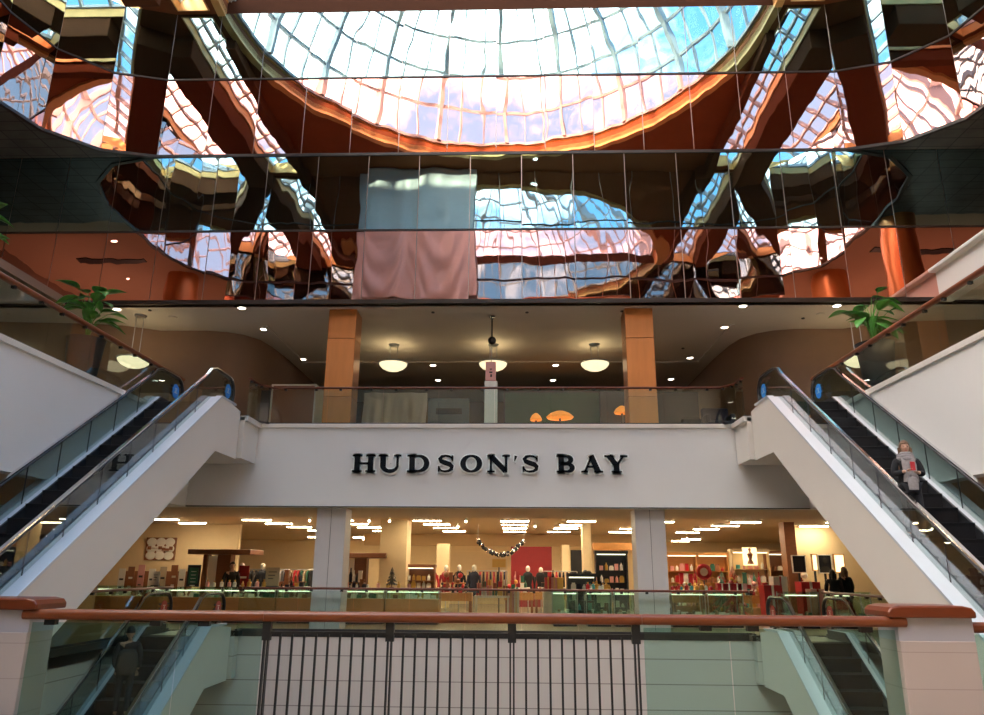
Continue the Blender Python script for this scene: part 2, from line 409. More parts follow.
def fascia_panels(root, pts, z0, z1, m, closed, tilt):
    n = len(pts)
    for i in range(n if closed else n-1):
        a = Vector((*pts[i], 0)); c = Vector((*pts[(i+1) % n], 0)); t = (c-a); ln = t.length; t.normalize()
        nn = Vector((t.y, -t.x, 0))                       # points into the opening for clockwise paths
        mid = (a+c)/2; za = z0
        if closed and mid.y < 14: m_ = 'clear'
        else: m_ = m
        if closed and mid.y < OY+.3 and z0 == Z4: za = z0-.95
        mid.z = (za+z1)/2
        o = MB(); w, h = ln/2-.012, (z1-za)/2-.012
        NU, NV = 5, 6; k1 = random.uniform(-.004, .004); k2 = random.uniform(-.004, .004)
        vs = []
        tx, tz = random.gauss(0, tilt), random.gauss(0, tilt)
        for q in range(NV+1):
            for p in range(NU+1):
                u, v = -1+2*p/NU, -1+2*q/NV
                d = k1*(1-u*u)+k2*(1-v*v)+tx*u*w+tz*v*h
                vs.append(t*(u*w)+Vector((0, 0, v*h))+nn*(d+.02))
        fs = [(q*(NU+1)+p, q*(NU+1)+p+1, (q+1)*(NU+1)+p+1, (q+1)*(NU+1)+p) for q in range(NV) for p in range(NU)]
        vs = [mid+x for x in vs]; o.add(vs, fs)
        rim = [p for p in range(NU+1)]+[q*(NU+1)+NU for q in range(1, NV+1)]+[NV*(NU+1)+p for p in range(NU-1, -1, -1)]+[q*(NU+1) for q in range(NV-1, 0, -1)]
        k = len(rim); rv = [vs[i] for i in rim]+[vs[i]-nn*.014 for i in rim]
        o.add(rv, [(i, (i+1) % k, k+(i+1) % k, k+i) for i in range(k)]+[tuple(range(k, 2*k))])
        o.build('mirror_panel', m_, root, smooth=True)
def edge_strip(root, pts, z, closed, name, m, h=.05, d=.07):
    o = MB(); o.sweep([(x, y, z) for x, y in pts], [(-d, -h/2), (.05, -h/2), (.05, h/2), (-d, h/2)], closed=closed)
    return o.build(name, m, root)
def backing(root, pts, z0, z1, closed):
    o = MB(); o.sweep([(x, y, (z0+z1)/2) for x, y in pts], [(-.035, -(z1-z0)/2), (-.005, -(z1-z0)/2), (-.005, (z1-z0)/2), (-.035, (z1-z0)/2)], closed=closed)
    return o.build('backing', 'joint', root)
ZM1, ZM2 = 16.5, 11.2
cpath = ring
t = thing('mirror_fascia', 'topmost silver blue mirrored band of panels curving round the dome opening', 'mirror', (0, YF, ZM1))
fascia_panels(t, cpath, ZM1, ZR-.02, 'silver', True, .0022); backing(t, cpath, ZM1, ZR-.02, True); edge_strip(t, cpath, ZM1, True, 'joint_strip', 'edge')
t = thing('mirror_fascia', 'second band from the top, copper mirror panels reflecting the glass dome', 'mirror', (0, YF, Z4))
fascia_panels(t, cpath, Z4, ZM1, 'copper', True, .0022); backing(t, cpath, Z4, ZM1, True); edge_strip(t, cpath, Z4, True, 'joint_strip', 'edge', .09)
low = [(-19.4+1.552*i, YF-.02) for i in range(26)]
low = [p for p in low if p[0] <= 20]
t = thing('mirror_fascia', 'third band from the top, dark silver mirror panels above the orange row', 'mirror', (0, YF, ZM2))
fascia_panels(t, low, ZM2, Z4, 'silver', False, .0018); backing(t, low, ZM2, Z4-.02, False); edge_strip(t, low, ZM2, False, 'joint_strip', 'edge')
t = thing('mirror_fascia', 'lowest band, orange copper mirror panels just above the pendant lit concourse', 'mirror', (0, YF, Z3))
fascia_panels(t, low, Z3, ZM2, 'copper', False, .0018); backing(t, low, Z3, ZM2, False); edge_strip(t, low, Z3+.03, False, 'joint_strip', 'edge', .12)
# slab with the rounded opening (soffit of the top storey)
def slab_hole(name, outer, hole, z0, z1, m):
    import bmesh
    bm = bmesh.new()
    def loop(pts):
        vs = [bm.verts.new((x, y, z0)) for x, y in pts]
        return [bm.edges.new((vs[i], vs[(i+1) % len(vs)])) for i in range(len(vs))]
    es = loop(outer)
    for h in hole: es += loop(h)
    bmesh.ops.triangle_fill(bm, use_beauty=True, edges=es)
    g = bmesh.ops.extrude_face_region(bm, geom=bm.faces[:])
    bmesh.ops.translate(bm, vec=(0, 0, z1-z0), verts=[q for q in g['geom'] if isinstance(q, bmesh.types.BMVert)])
    bmesh.ops.recalc_face_normals(bm, faces=bm.faces)
    me = bpy.data.meshes.new(name); bm.to_mesh(me); bm.free(); me.materials.append(M[m])
    o = bpy.data.objects.new(name, me); C.objects.link(o); return struct(o)
rear = [(-13, -7.7), (13, -7.7), (13, 7.4), (-13, 7.4)]  # added roof opening, out of view, lets more daylight onto the facade
hole = rrect_path(OX+.06, OY-.06, YF-.02, OR_, 1.55)
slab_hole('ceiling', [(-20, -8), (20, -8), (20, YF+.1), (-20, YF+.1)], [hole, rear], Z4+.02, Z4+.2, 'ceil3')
b = MB()                                                   # dark slate strip next to the mirror plane at both corners
for s in (-1, 1):
    x = [s*9.9, s*20]; 
    arcp = [(s*(OX-OR_+OR_*math.cos(math.radians(a))), YF-OR_+OR_*math.sin(math.radians(a))) for a in range(88, -1, -8)]
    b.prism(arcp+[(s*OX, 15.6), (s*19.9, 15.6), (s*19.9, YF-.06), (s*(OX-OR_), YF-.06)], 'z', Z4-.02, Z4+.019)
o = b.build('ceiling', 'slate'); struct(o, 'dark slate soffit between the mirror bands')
# linear air slots in the soffit
for i, (s, y) in enumerate(((-1, 12), (1, 12.6))):
    x0, x1 = sorted((s*14.6, s*17.6)); t = MB(); t.box(x0, x1, y-.22, y+.22, Z4-.02, Z4+.02)
    tag(t.build('air_slot', 'black'), 'long black air slot reflected in the orange mirror on the %s' % ('left' if s < 0 else 'right'), 'air vent')
# round copper columns of the storey above
def copper_column(x, y, lab):
    t = MB(); t.cyl((x, y, Z3+.15), (x, y, Z4+.02), .62, n=28)
    tag(t.build('round_column', 'coppercol', smooth=True), lab, 'column')
copper_column(14.3, 15.3, 'wide round copper column seen in the mirror above the right plant')
copper_column(13.9, 10.2, 'small far copper column mirrored left of the wide one on the right')
copper_column(-13.9, 10.2, 'copper column mirrored on the left beside the dome reflection')
slab('floor', [(-20, -12.9, -8, YF, Z3+.15, Z3+.2), (12.9, 20, -8, YF, Z3+.15, Z3+.2)], 'floor')

# ------------------------------------------------------------------ roof, beams, dome, side skylights
DC, DR, DB = (0, 20.0), 8.9, 7.0
circ = [(DC[0]+DR*math.cos(2*PI*i/96), DC[1]+DR*math.sin(2*PI*i/96)) for i in range(96)]
sk = [[(s*9.4, 9.9), (s*10.42, 9.9), (s*10.42, 19.8), (s*9.4, 19.8)] for s in (-1, 1)]
sk2 = [[(s*11.58, 9.9), (s*13.55, 9.9), (s*13.55, 19.8), (s*11.58, 19.8)] for s in (-1, 1)]
o = slab_hole('ceiling', [(-20.3, -8.3), (20.3, -8.3), (20.3, 30), (-20.3, 30)], [circ]+sk+sk2+[rear], ZR, ZR+.4, 'roof'); o['label'] = 'red brown roof soffit around the dome'
b = MB(); b.box(-20, 20, YF+.02, YF+.3, ZR-.02, ZR+.6); struct(b.build('wall_top', 'topbeam'))
b = MB(); b.box(-20, 20, YF+.35, 30, ZR-.8, ZR-.5); struct(b.build('floor', 'roof'))
b = MB(); b.box(-20, 20, YF+.02, YF+.3, Z3, ZR); struct(b.build('wall_facade', 'roof'))
for s, nm in ((-1, 'left'), (1, 'right')):
    for x, w, d, q in ((9.16, .34, .45, 'slim inner'), (11.0, 1.1, .75, 'wide outer')):
        b = MB(); b.box(s*x-w/2, s*x+w/2, OY-.2, YF-1.2, ZR-d, ZR-.001)
        tag(b.build('roof_beam', 'beam', bevel=.03), 'brown %s roof beam seen in the mirrors left of the dome' % q if s < 0 else 'brown %s roof beam seen in the mirrors right of the dome' % q, 'beam')
# dome
t = thing('glass_dome', 'great ribbed glass dome over the atrium, seen mirrored in the panels', 'dome', (DC[0], DC[1], ZR+.4))
ZD = ZR+.55
b = MB(); n = 96                                            # drum: stepped golden frieze
for i in range(n):
    a0, a1 = 2*PI*i/n, 2*PI*(i+1)/n
    prof = [(DR, ZR-.12), (DR+.25, ZR-.12), (DR+.25, ZD+.1), (DR-.02, ZD+.1), (DR-.02, ZD-.1), (DR+.06, ZD-.12), (DR+.06, ZR+.25), (DR, ZR+.2)]
    vs = [(DC[0]+r*math.cos(a), DC[1]+r*math.sin(a), z) for a in (a0, a1) for r, z in prof]; k = len(prof)
    b.add(vs, [(q, (q+1) % k, k+(q+1) % k, k+q) for q in range(k)])
b.build('drum', 'drum', t, smooth=True)
NM, NRING = 60, 7
def dp(a, ph, off=0.0):
    return Vector((DC[0]+(DR+off)*math.cos(ph)*math.cos(a), DC[1]+(DR+off)*math.cos(ph)*math.sin(a), ZD+(DB+off)*math.sin(ph)))
phs = [math.radians(p) for p in (0, 12, 24, 35, 45, 55, 66, 78)]
b = MB(); vs = []; fs = []
for p in phs:
    for j in range(NM): vs.append(dp(2*PI*j/NM, p))
for i in range(len(phs)-1):
    for j in range(NM): fs.append((i*NM+j, i*NM+(j+1) % NM, (i+1)*NM+(j+1) % NM, (i+1)*NM+j))
vs.append(Vector((DC[0], DC[1], ZD+DB))); e = len(vs)-1
for j in range(NM): fs.append(((len(phs)-1)*NM+j, (len(phs)-1)*NM+(j+1) % NM, e))
b.add(vs, fs); b.build('glazing', 'glassd', t, recalc=False)
b = MB()
def bar(b, p, q, w, d, c):
    ax = (q-p); ln = ax.length; ax.normalize(); inn = (c-(p+q)/2).normalized(); sd = ax.cross(inn).normalized(); inn = sd.cross(ax)
    vs = [p+sd*x+inn*y for x, y in ((-w/2, -.03), (w/2, -.03), (w/2, d), (-w/2, d))]+[q+sd*x+inn*y for x, y in ((-w/2, -.03), (w/2, -.03), (w/2, d), (-w/2, d))]
    b.add(vs, [(0, 1, 2, 3), (7, 6, 5, 4), (0, 4, 5, 1), (1, 5, 6, 2), (2, 6, 7, 3), (3, 7, 4, 0)])
cc = Vector((DC[0], DC[1], ZD-2))
for j in range(NM):
    major = j % 3 == 0
    for i in range(len(phs)-1 if major else len(phs)-2):
        bar(b, dp(2*PI*j/NM, phs[i]), dp(2*PI*j/NM, phs[i+1]), .15 if major else .055, .26 if major else .09, cc)
for i, p in enumerate(phs):
    for j in range(NM):
        bar(b, dp(2*PI*j/NM, p), dp(2*PI*(j+1)/NM, p), .10, .14, cc)
b.build('frame', 'frame', t)
b = MB(); b.lathe([(0.01, ZD+DB-.3), (1.1, ZD+DB-.3), (1.85, ZD+DB-.25), (1.85, ZD+DB+.05), (0.01, ZD+DB+.05)], (DC[0], DC[1], 0), 32); b.build('crown_ring', 'frame', t, smooth=True)
# side skylights: pitched glass roofs
for s, nm in ((-1, 'left'), (1, 'right')):
    for xa, xb, q in ((9.4, 10.42, 'inner'), (11.58, 13.55, 'outer')):
        t = thing('skylight', 'pitched glass skylight, %s of the two on the %s of the dome' % (q, nm), 'skylight', (s*(xa+xb)/2, 14, ZR+.4))
        zt = ZR+.4; xm = (xa+xb)/2; hr = .5 if q == 'inner' else .8
        g = MB(); f = MB()
        for (u0, z0), (u1, z1) in (((xa, zt), (xm, zt+hr)), ((xb, zt), (xm, zt+hr))):
            g.add([(s*u0, 9.9, z0), (s*u1, 9.9, z1), (s*u1, 19.8, z1), (s*u0, 19.8, z0)], [(0, 1, 2, 3)])
            ny = 10
            for k in range(ny+1):
                y = 9.9+9.9*k/ny
                bar(f, Vector((s*u0, y, z0)), Vector((s*u1, y, z1)), .09, .12, Vector((s*xm, y, zt-3)))
            for k in (0, .5, 1):
                bar(f, Vector((s*(u0+(u1-u0)*k), 9.9, z0+(z1-z0)*k)), Vector((s*(u0+(u1-u0)*k), 19.8, z0+(z1-z0)*k)), .09, .12, Vector((s*xm, 14, zt-3)))
        for y in (9.9, 19.8): g.add([(s*xa, y, zt), (s*xb, y, zt), (s*xm, y, zt+hr)], [(0, 1, 2)])
        g.build('glazing', 'glassd', t, recalc=False); f.build('frame', 'frame', t)
        d = MB()
        X0, X1 = sorted((s*xa, s*xb))
        for q4 in ((X0-.02, X0+.02, 9.88, 19.82), (X1-.02, X1+.02, 9.88, 19.82), (X0, X1, 9.88, 9.92), (X0, X1, 19.78, 19.82)): d.box(*q4, ZR-.03, zt+.04)
        d.build('curb', 'drum', t)
t = thing('skylight', 'unseen flat glass skylight added behind the viewer to light the facade', 'skylight', (0, -.5, ZR+.4))  # glazing of the added opening; out of view, there to brighten the facade
g = MB(); f = MB(); g.add([(-13, -7.7, ZR+.42), (13, -7.7, ZR+.42), (13, 7.4, ZR+.42), (-13, 7.4, ZR+.42)], [(0, 1, 2, 3)])
for k in range(9): f.box(-13+3.25*k-.05, -13+3.25*k+.05, -7.7, 7.4, ZR+.3, ZR+.44)
for k in range(6): f.box(-13, 13, -7.7+3.02*k-.05, -7.7+3.02*k+.05, ZR+.3, ZR+.44)
g.build('glazing', 'glassd', t, recalc=False); f.build('frame', 'frame', t)
# plastic sheeting hung over the mirror on the opposite side
def sheet(x0, x1, z0, z1, y, folds, amp, nrm):
    b = MB(); nu, nv = 90, 70; vs = []
    for j in range(nv+1):
        for i in range(nu+1):
            u, v = i/nu, j/nv
            sag = amp*.9*(1-v)*math.sin(u*folds*PI)**2 + amp*.5*math.sin(u*31+v*3)*.3*(1-v*.5)
            dr = amp*1.5*abs(math.sin(v*PI*2+.6*math.sin(u*2*PI)))*math.sin(u*2*PI+.4)**2
            cu = (u*2) % 1.0; low = max(0.0, 1-v/.55)
            sw = amp*2.2*low**.5*(math.sin(30*(v*.9-.42*(2*cu-1)**2)*1.0)*.35*(1-abs(2*cu-1))+.3*abs(math.cos(PI*cu)))
            vs.append((x0+(x1-x0)*u+.02*math.sin(v*9), y+nrm*(max(0, sag+dr*.5+sw)+.02), z0+(z1-z0)*v))
    b.add(vs, [(j*(nu+1)+i, j*(nu+1)+i+1, (j+1)*(nu+1)+i+1, (j+1)*(nu+1)+i) for j in range(nv) for i in range(nu)])
    return b
o = sheet(-6.65, -1.38, Z4-.9, ZR-.05, OY+.28, 4, .16, 1).build('plastic_sheeting', 'plastic', smooth=True, recalc=False)
so = o.modifiers.new('s', 'SOLIDIFY'); so.thickness = .01
tag(o, 'pale plastic sheeting covering the opposite band, mirrored left of centre', 'plastic sheet')
# ------------------------------------------------------------------ escalators
SL = .68                                                     # rise per metre of run
def escalator(label, side, z0, ykink, sticker, stk_label):
    """top newel end at ykink+1.3; descends towards the viewer; side = -1 left, 1 right of the opening"""
    xc = side*7.535; t = thing('escalator', label, 'escalator', (xc, ykink-9.5, z0-5.36))
    yk = ykink; yb = yk-5.36/SL; zl = z0-5.36; yt = YF-.06
    inner = -side                                            # direction towards the middle of the hall
    def zline(y, off):                                       # follows the incline at height off over the nosings
        return z0+off-(yk-y)*SL
    # cladding both sides + underside
    b = MB()
    poly = [(yk+1.25, z0+.10), (yk+.35, z0+.20), (yk-.05, z0+.19), (yb, zl+.19), (yb-1.0, zl+.2), (yb-1.0, zl-.2), (yb+1.35, zl-.2), (yk-.1, z0-1.14), (yk+1.25, z0-1.14)]
    for sx in (-1, 1):
        x0, x1 = sorted((xc+sx*.80, xc+sx*.94)); b.prism(poly, 'x', x0, x1)
    b.prism([(yb+1.35, zl-.2), (yk-.1, z0-1.14), (yk+1.25, z0-1.14), (yk+1.25, z0-1.06), (yk-.07, z0-1.06), (yb+1.3, zl-.1)], 'x', xc-.8, xc+.8)
    b.build('cladding', 'clad', t)
    # decks: bright metal strips along the balustrade foot
    b = MB()
    for sx in (-1, 1):
        for a, c in ((.60, .79), (.80, .955)):
            x0, x1 = sorted((xc+sx*a, xc+sx*c)); h = .225 if c > .9 else .20
            b.prism([(yk+.9, z0+h), (yk-.05, z0+h), (yb, zl+h), (yb-.8, zl+h), (yb-.8, zl+h-.05), (yb, zl+h-.05), (yk-.05, z0+h-.05), (yk+.9, z0+h-.05)], 'x', x0, x1)
    b.build('deck', 'deck', t)
    b = MB()
    for sx in (-1, 1):
        x0, x1 = sorted((xc+sx*.565, xc+sx*.60))
        b.prism([(yk+.9, z0+.19), (yk-.05, z0+.19), (yb, zl+.19), (yb-.8, zl+.19), (yb-.8, zl-.1), (yb+.1, zl-.1), (yk, z0-.16), (yk+.9, z0-.05)], 'x', x0, x1)
    b.build('skirt', 'dark', t)
    # balustrade glass with rounded head
    head = [(yk+.0, z0+.20)]
    def newel(top=True):
        """outline of the handrail centreline, from the incline round the newel to its foot"""
        r = .36; zc = z0+.92-r; yc = yk+1.3-r if top else None
        pts = []
        if top:
            pts += [(yk-.45, zline(yk-.45, .92)), (yk-.2, z0+.92-.085), (yk+.05, z0+.915), (yk+.3, z0+.92), (yc, z0+.92)]
            for a in range(75, -76, -15): pts.append((yc+r*math.cos(math.radians(a)), zc+r*math.sin(math.radians(a))))
            pts.append((yc-.05, zc-r+.01))
        else:
            yc = yb-.75; zc = zl+.92-r
            pts = [(yb+.45, zline(yb+.45, .92)), (yb+.2, zl+.92+.08), (yb-.05, zl+.925), (yb-.35, zl+.92), (yc, zl+.92)]
            for a in range(105, 256, 15): pts.append((yc+r*math.cos(math.radians(a)), zc+r*math.sin(math.radians(a))))
            pts.append((yc+.05, zc-r+.01))
        return pts
    up, dn = newel(True), newel(False)
    path2 = up[::-1]+dn
    for sx in (-1, 1):
        x = xc+sx*.685
        outl = [(y, z-.03) for y, z in up[:5]]+[(y-.03*math.cos(a*0), z) for a, (y, z) in enumerate(up[5:-1])]
        poly = [(yk-.05, z0+.2)]+[(yb, zl+.2), (yb-.75, zl+.2)]+[(y, z) for y, z in dn[::-1]][1:]+[(y, z-.01) for y, z in up][:-1]+[(yk+.9, z0+.2)]
        g = MB(); g.prism(poly, 'x', x-.006, x+.006)
        go = g.build('glass_balustrade', 'glasse', t)
        for k in range(1, 9):                                # upright joints between the glass panes
            s2 = MB(); y = yb+(yk-yb)*k/9; s2.box(x-.009, x+.009, y-.005, y+.005, zline(y, .2), zline(y, .88))
            s2.build('pane_joint', 'dark', go)
        h = MB(); h.sweep([(x, y, z) for y, z in path2], rr(.085, .045, .018, 3), side=(1, 0, 0))
        h.build('handrail', 'rubber', t, smooth=True)
        h = MB(); h.sweep([(x, y, z-.0) for y, z in [(yy, zz) for yy, zz in path2]], [(-.03, -.05), (.03, -.05), (.03, -.018), (-.03, -.018)], side=(1, 0, 0))
        h.build('handrail_guide', 'chrome', t)
        # round sticker on the newel glass
        yc, zc = yk+1.3-.40, z0+.56
        d = MB()
        for ix in (-1, 1):
            xx = x+ix*.009
            d.cyl((xx-.0015, yc, zc), (xx+.0015, yc, zc), .185, n=28)
            for q in (-.1, 0, .1):
                d.box(xx-.0012, xx+.0012, yc-.27, yc+.27, zc+q-.022, zc+q+.022, 1)
            d.box(xx-.0022, xx+.0022, yc-.07, yc+.07, zc+.06, zc+.075, 2); d.box(xx-.0022, xx+.0022, yc-.09, yc+.09, zc-.045, zc-.03, 2); d.box(xx-.0022, xx+.0022, yc-.02, yc+.02, zc-.02, zc+.045, 2)
        so = d.build('sticker', [sticker, 'black', 'paper'], t); so['label'] = stk_label
    # moving steps
    st = MB(); p = .406; nst = int((yk-yb)/p)
    w = .555
    for k in range(nst+1):
        y1 = yk-k*p; z = z0-k*p*SL
        s_ = MB(); s_.prism([(y1, z), (y1-p, z), (y1-p+.02, z-.06), (y1-p+.05, z-p*SL-.02), (y1-p+.10, z-p*SL-.02), (y1, z-.06)], 'x', xc-w, xc+w)
        s_.box(xc-w, xc+w, y1-p-.004, y1-p+.012, z-.006, z+.002, 1)
        s_.build('step', ['step', 'dark'], t)
    b = MB(); b.box(xc-.56, xc+.56, yk, YF-.05, z0-.06, z0-.005); b.box(xc-.56, xc+.56, yb-1.2, yb+.0, zl-.06, zl+.0)
    b.build('landing_plate', 'steel', t)
    return t
escalator('left upper escalator rising to the concourse rail, with round blue stickers', -1, Z2, 17.5, 'blue', 'round blue safety sticker')
escalator('right upper escalator carrying a woman down, with round blue stickers', 1, Z2, 17.5, 'blue', 'round blue safety sticker')
M['redst'] = mat('red sticker', (.35, .03, .02), .4, var=.05)
escalator('left lower escalator behind the foreground rail, carrying a man in black', -1, 0, 18.35, 'redst', 'small red safety sticker')
escalator('right empty lower escalator seen beside the right pier', 1, 0, 18.35, 'redst', 'small red safety sticker')

# ------------------------------------------------------------------ balustrades with wooden rails
def glass_rail(name, label, path, z0, seg=1.45, railm='woodfar', rw=.10, rh=.06, glass='glassr', height=1.07, jog=None):
    """path: list of (x,y); straight pieces"""
    t = thing(name, label, 'railing', (path[0][0], path[0][1], z0))
    h = MB(); h.sweep([(x, y, z0+height-rh/2) for x, y in path], rr(rw, rh, rh*.45, 3)); h.build('handrail', railm, t, smooth=True)
    for (xa, ya), (xb, yb_) in zip(path, path[1:]):
        a, c = Vector((xa, ya, 0)), Vector((xb, yb_, 0)); d = c-a; ln = d.length; d.normalize(); n = Vector((-d.y, d.x, 0))
        k = max(1, round(ln/seg))
        for i in range(k):
            p, q = a+d*(ln*i/k+.008), a+d*(ln*(i+1)/k-.008)
            g = MB(); vs = [w+n*s*.006+Vector((0, 0, z)) for z in (z0+.03, z0+height-rh-.02) for w, s in ((p, -1), (q, -1), (q, 1), (p, 1))]
            g.add(vs, [(3, 2, 1, 0), (4, 5, 6, 7), (0, 1, 5, 4), (1, 2, 6, 5), (2, 3, 7, 6), (3, 0, 4, 7)]); g.build('glass_panel', glass, t)
            br = MB()
            for f in (.22, .78):
                m = p+(q-p)*f; br.box(m.x-.035, m.x+.035, m.y-.03, m.y+.03, z0+height-rh-.05, z0+height-rh+.005)
            br.build('bracket', 'black', t)
    s = MB(); s.sweep([(x, y, z0+.02) for x, y in path], [(-.03, -.02), (.03, -.02), (.03, .03), (-.03, .03)]); s.build('base_shoe', 'dark', t)
    return t
glass_rail('glass_railing', 'glass railing with dark red wooden rail above the shop name', [(-6.5, 18.95), (-6.5, 19.6), (-6.2, YF+.02), (6.2, YF+.02), (6.5, 19.6), (6.5, 18.95)], Z2, 1.5)
glass_rail('glass_railing', 'long glass railing of the upper aisle on the left with a sloping-looking red rail', [(-VX-.05, 19.0), (-VX-.05, 3)], Z2, 1.5, 'wood', .13, .10)
glass_rail('glass_railing', 'long glass railing of the upper aisle on the right above the white band', [(VX+.05, 19.0), (VX+.05, 3)], Z2, 1.5, 'wood', .13, .10)
glass_rail('glass_railing', 'far glass railing with thin dark rail in front of the shop counters', [(-6.5, 19.7), (-6.5, YF+.0), (6.5, YF+.0), (6.5, 19.7)], 0, 1.45)
glass_rail('glass_railing', 'ground level glass railing beside the left lower escalator', [(-VX-.05, 19.9), (-VX-.05, 9)], 0, 1.45)
glass_rail('glass_railing', 'ground level glass railing beside the right lower escalator', [(VX+.05, 19.9), (VX+.05, 9)], 0, 1.45)

# ------------------------------------------------------------------ foreground balustrade and piers
YB = 8.55
def pier(side, label):
    x0, x1 = (-5.6, -4.80) if side < 0 else (4.63, 5.42); t = thing('stone_pier', label, 'pier', ((x0+x1)/2, YB+.45, 0))
    b = MB(); b.box(x0, x1, YB-.06, YB+.42, -.35, .83); b.build('body', 'pier', t, bevel=.01)
    b = MB(); b.box(x0+.0, x1-.0, YB-.05, YB+.41,   .83, 1.065); b.build('neck_band', 'pierband', t)
    b = MB(); prof = [(-.5, 0), (.5, 0), (.5, .07), (.44, .13), (.30, .165), (-.30, .165), (-.44, .13), (-.5, .07)]
    xm = (x0+x1)/2; xa, xb = (x0-.11, x1+.02) if side > 0 else (x0-.02, x1+.09)
    b.add([], [])
    w = xb-xa; cx = (xa+xb)/2
    b.prism([(cx+u*w, 1.065+v) for u, v in [(-.5, 0), (.5, 0), (.5, .06), (.46, .105), (.36, .125), (-.36, .125), (-.46, .105), (-.5, .06)]], 'y', YB-.12, YB+.46)
    b.build('wooden_cap', 'woodcap', t, bevel=.02)
    return t
pier(-1, 'left foreground pier of pinkish stone with mahogany cap'); pier(1, 'right foreground pier of pinkish stone with mahogany cap')
t = thing('foreground_railing', 'foreground railing, glass at the ends and black balusters in the middle', 'railing', (0, YB, 0))
HR = 1.075; prof = [(u*1.0, v) for u, v in rr(.15, .11, .05, 5)]
xg0, xg1 = xat(262, YB, .5), xat(643, YB, .5)
for a, c in ((-4.88, xg0), (xg0, xg1), (xg1, 4.72)):
    h = MB(); h.sweep([(a+.002, YB-.02, HR-.055), (c-.002, YB-.02, HR-.055)], prof); h.build('handrail', 'wood', t, smooth=True)
def gp(a, c):
    g = MB(); g.box(a+.006, c-.006, YB-.008, YB+.008, -.2, .935); g.build('glass_panel', 'glasst', t)
xm1, xm2 = xat(175, YB, .5), xat(732, YB, .5)
for a, c in ((-4.8, xm1), (xm1, xg0-.02), (xg1+.02, xm2), (xm2, 4.62)): gp(a, c)
for px in (52, 157, 205, 705, 752, 865):
    x = xat(px, YB, .95); g = MB(); g.box(x-.06, x+.06, YB-.045, YB+.03, .91, .965); g.build('bracket', 'black', t)
posts = [xat(p, YB, .6) for p in (265, 389, 512, 637)]
for x in posts:
    g = MB(); g.box(x-.028, x-.01, YB-.025, YB+.025, -.2, .83); g.box(x+.01, x+.028, YB-.025, YB+.025, -.2, .83)
    g.box(x-.045, x+.045, YB-.03, YB+.03, .77, .965); g.build('post', 'black', t)
for a, c in zip(posts, posts[1:]):
    for zz in (.84, -.10):
        g = MB(); g.box(a+.04, c-.04, YB-.02, YB+.02, zz, zz+.025); g.build('crossbar', 'black', t)
    nb = 10
    for i in range(1, nb):
        x = a+.02+(c-a-.04)*i/nb; g = MB(); g.box(x-.011, x+.011, YB-.011, YB+.011, -.075, .84); g.build('baluster', 'black', t)
g = MB(); g.box(-4.78, 4.61, YB-.04, YB+.04, -.24, -.20); g.build('base_rail', 'black', t)
for s, nm in ((-1, 'left'), (1, 'right')):
    a, c = (-9.5, -5.62) if s < 0 else (5.44, 9.5); t = thing('side_railing', 'short wooden-topped railing beyond the %s foreground pier' % nm, 'railing', (s*7, YB, 0))
    h = MB(); h.sweep([(a, YB+.05, HR-.11), (c, YB+.05, HR-.11)], rr(.13, .11, .045, 4)); h.build('handrail', 'woodcap', t, smooth=True)
    g = MB(); g.box(a, c, YB+.04, YB+.056, .04, HR-.18); g.build('glass_panel', 'glasst', t)
    g = MB(); x = s*5.95; g.box(x-.08, x+.08, YB+.0, YB+.08, HR-.22, HR-.16); g.build('bracket', 'black', t)

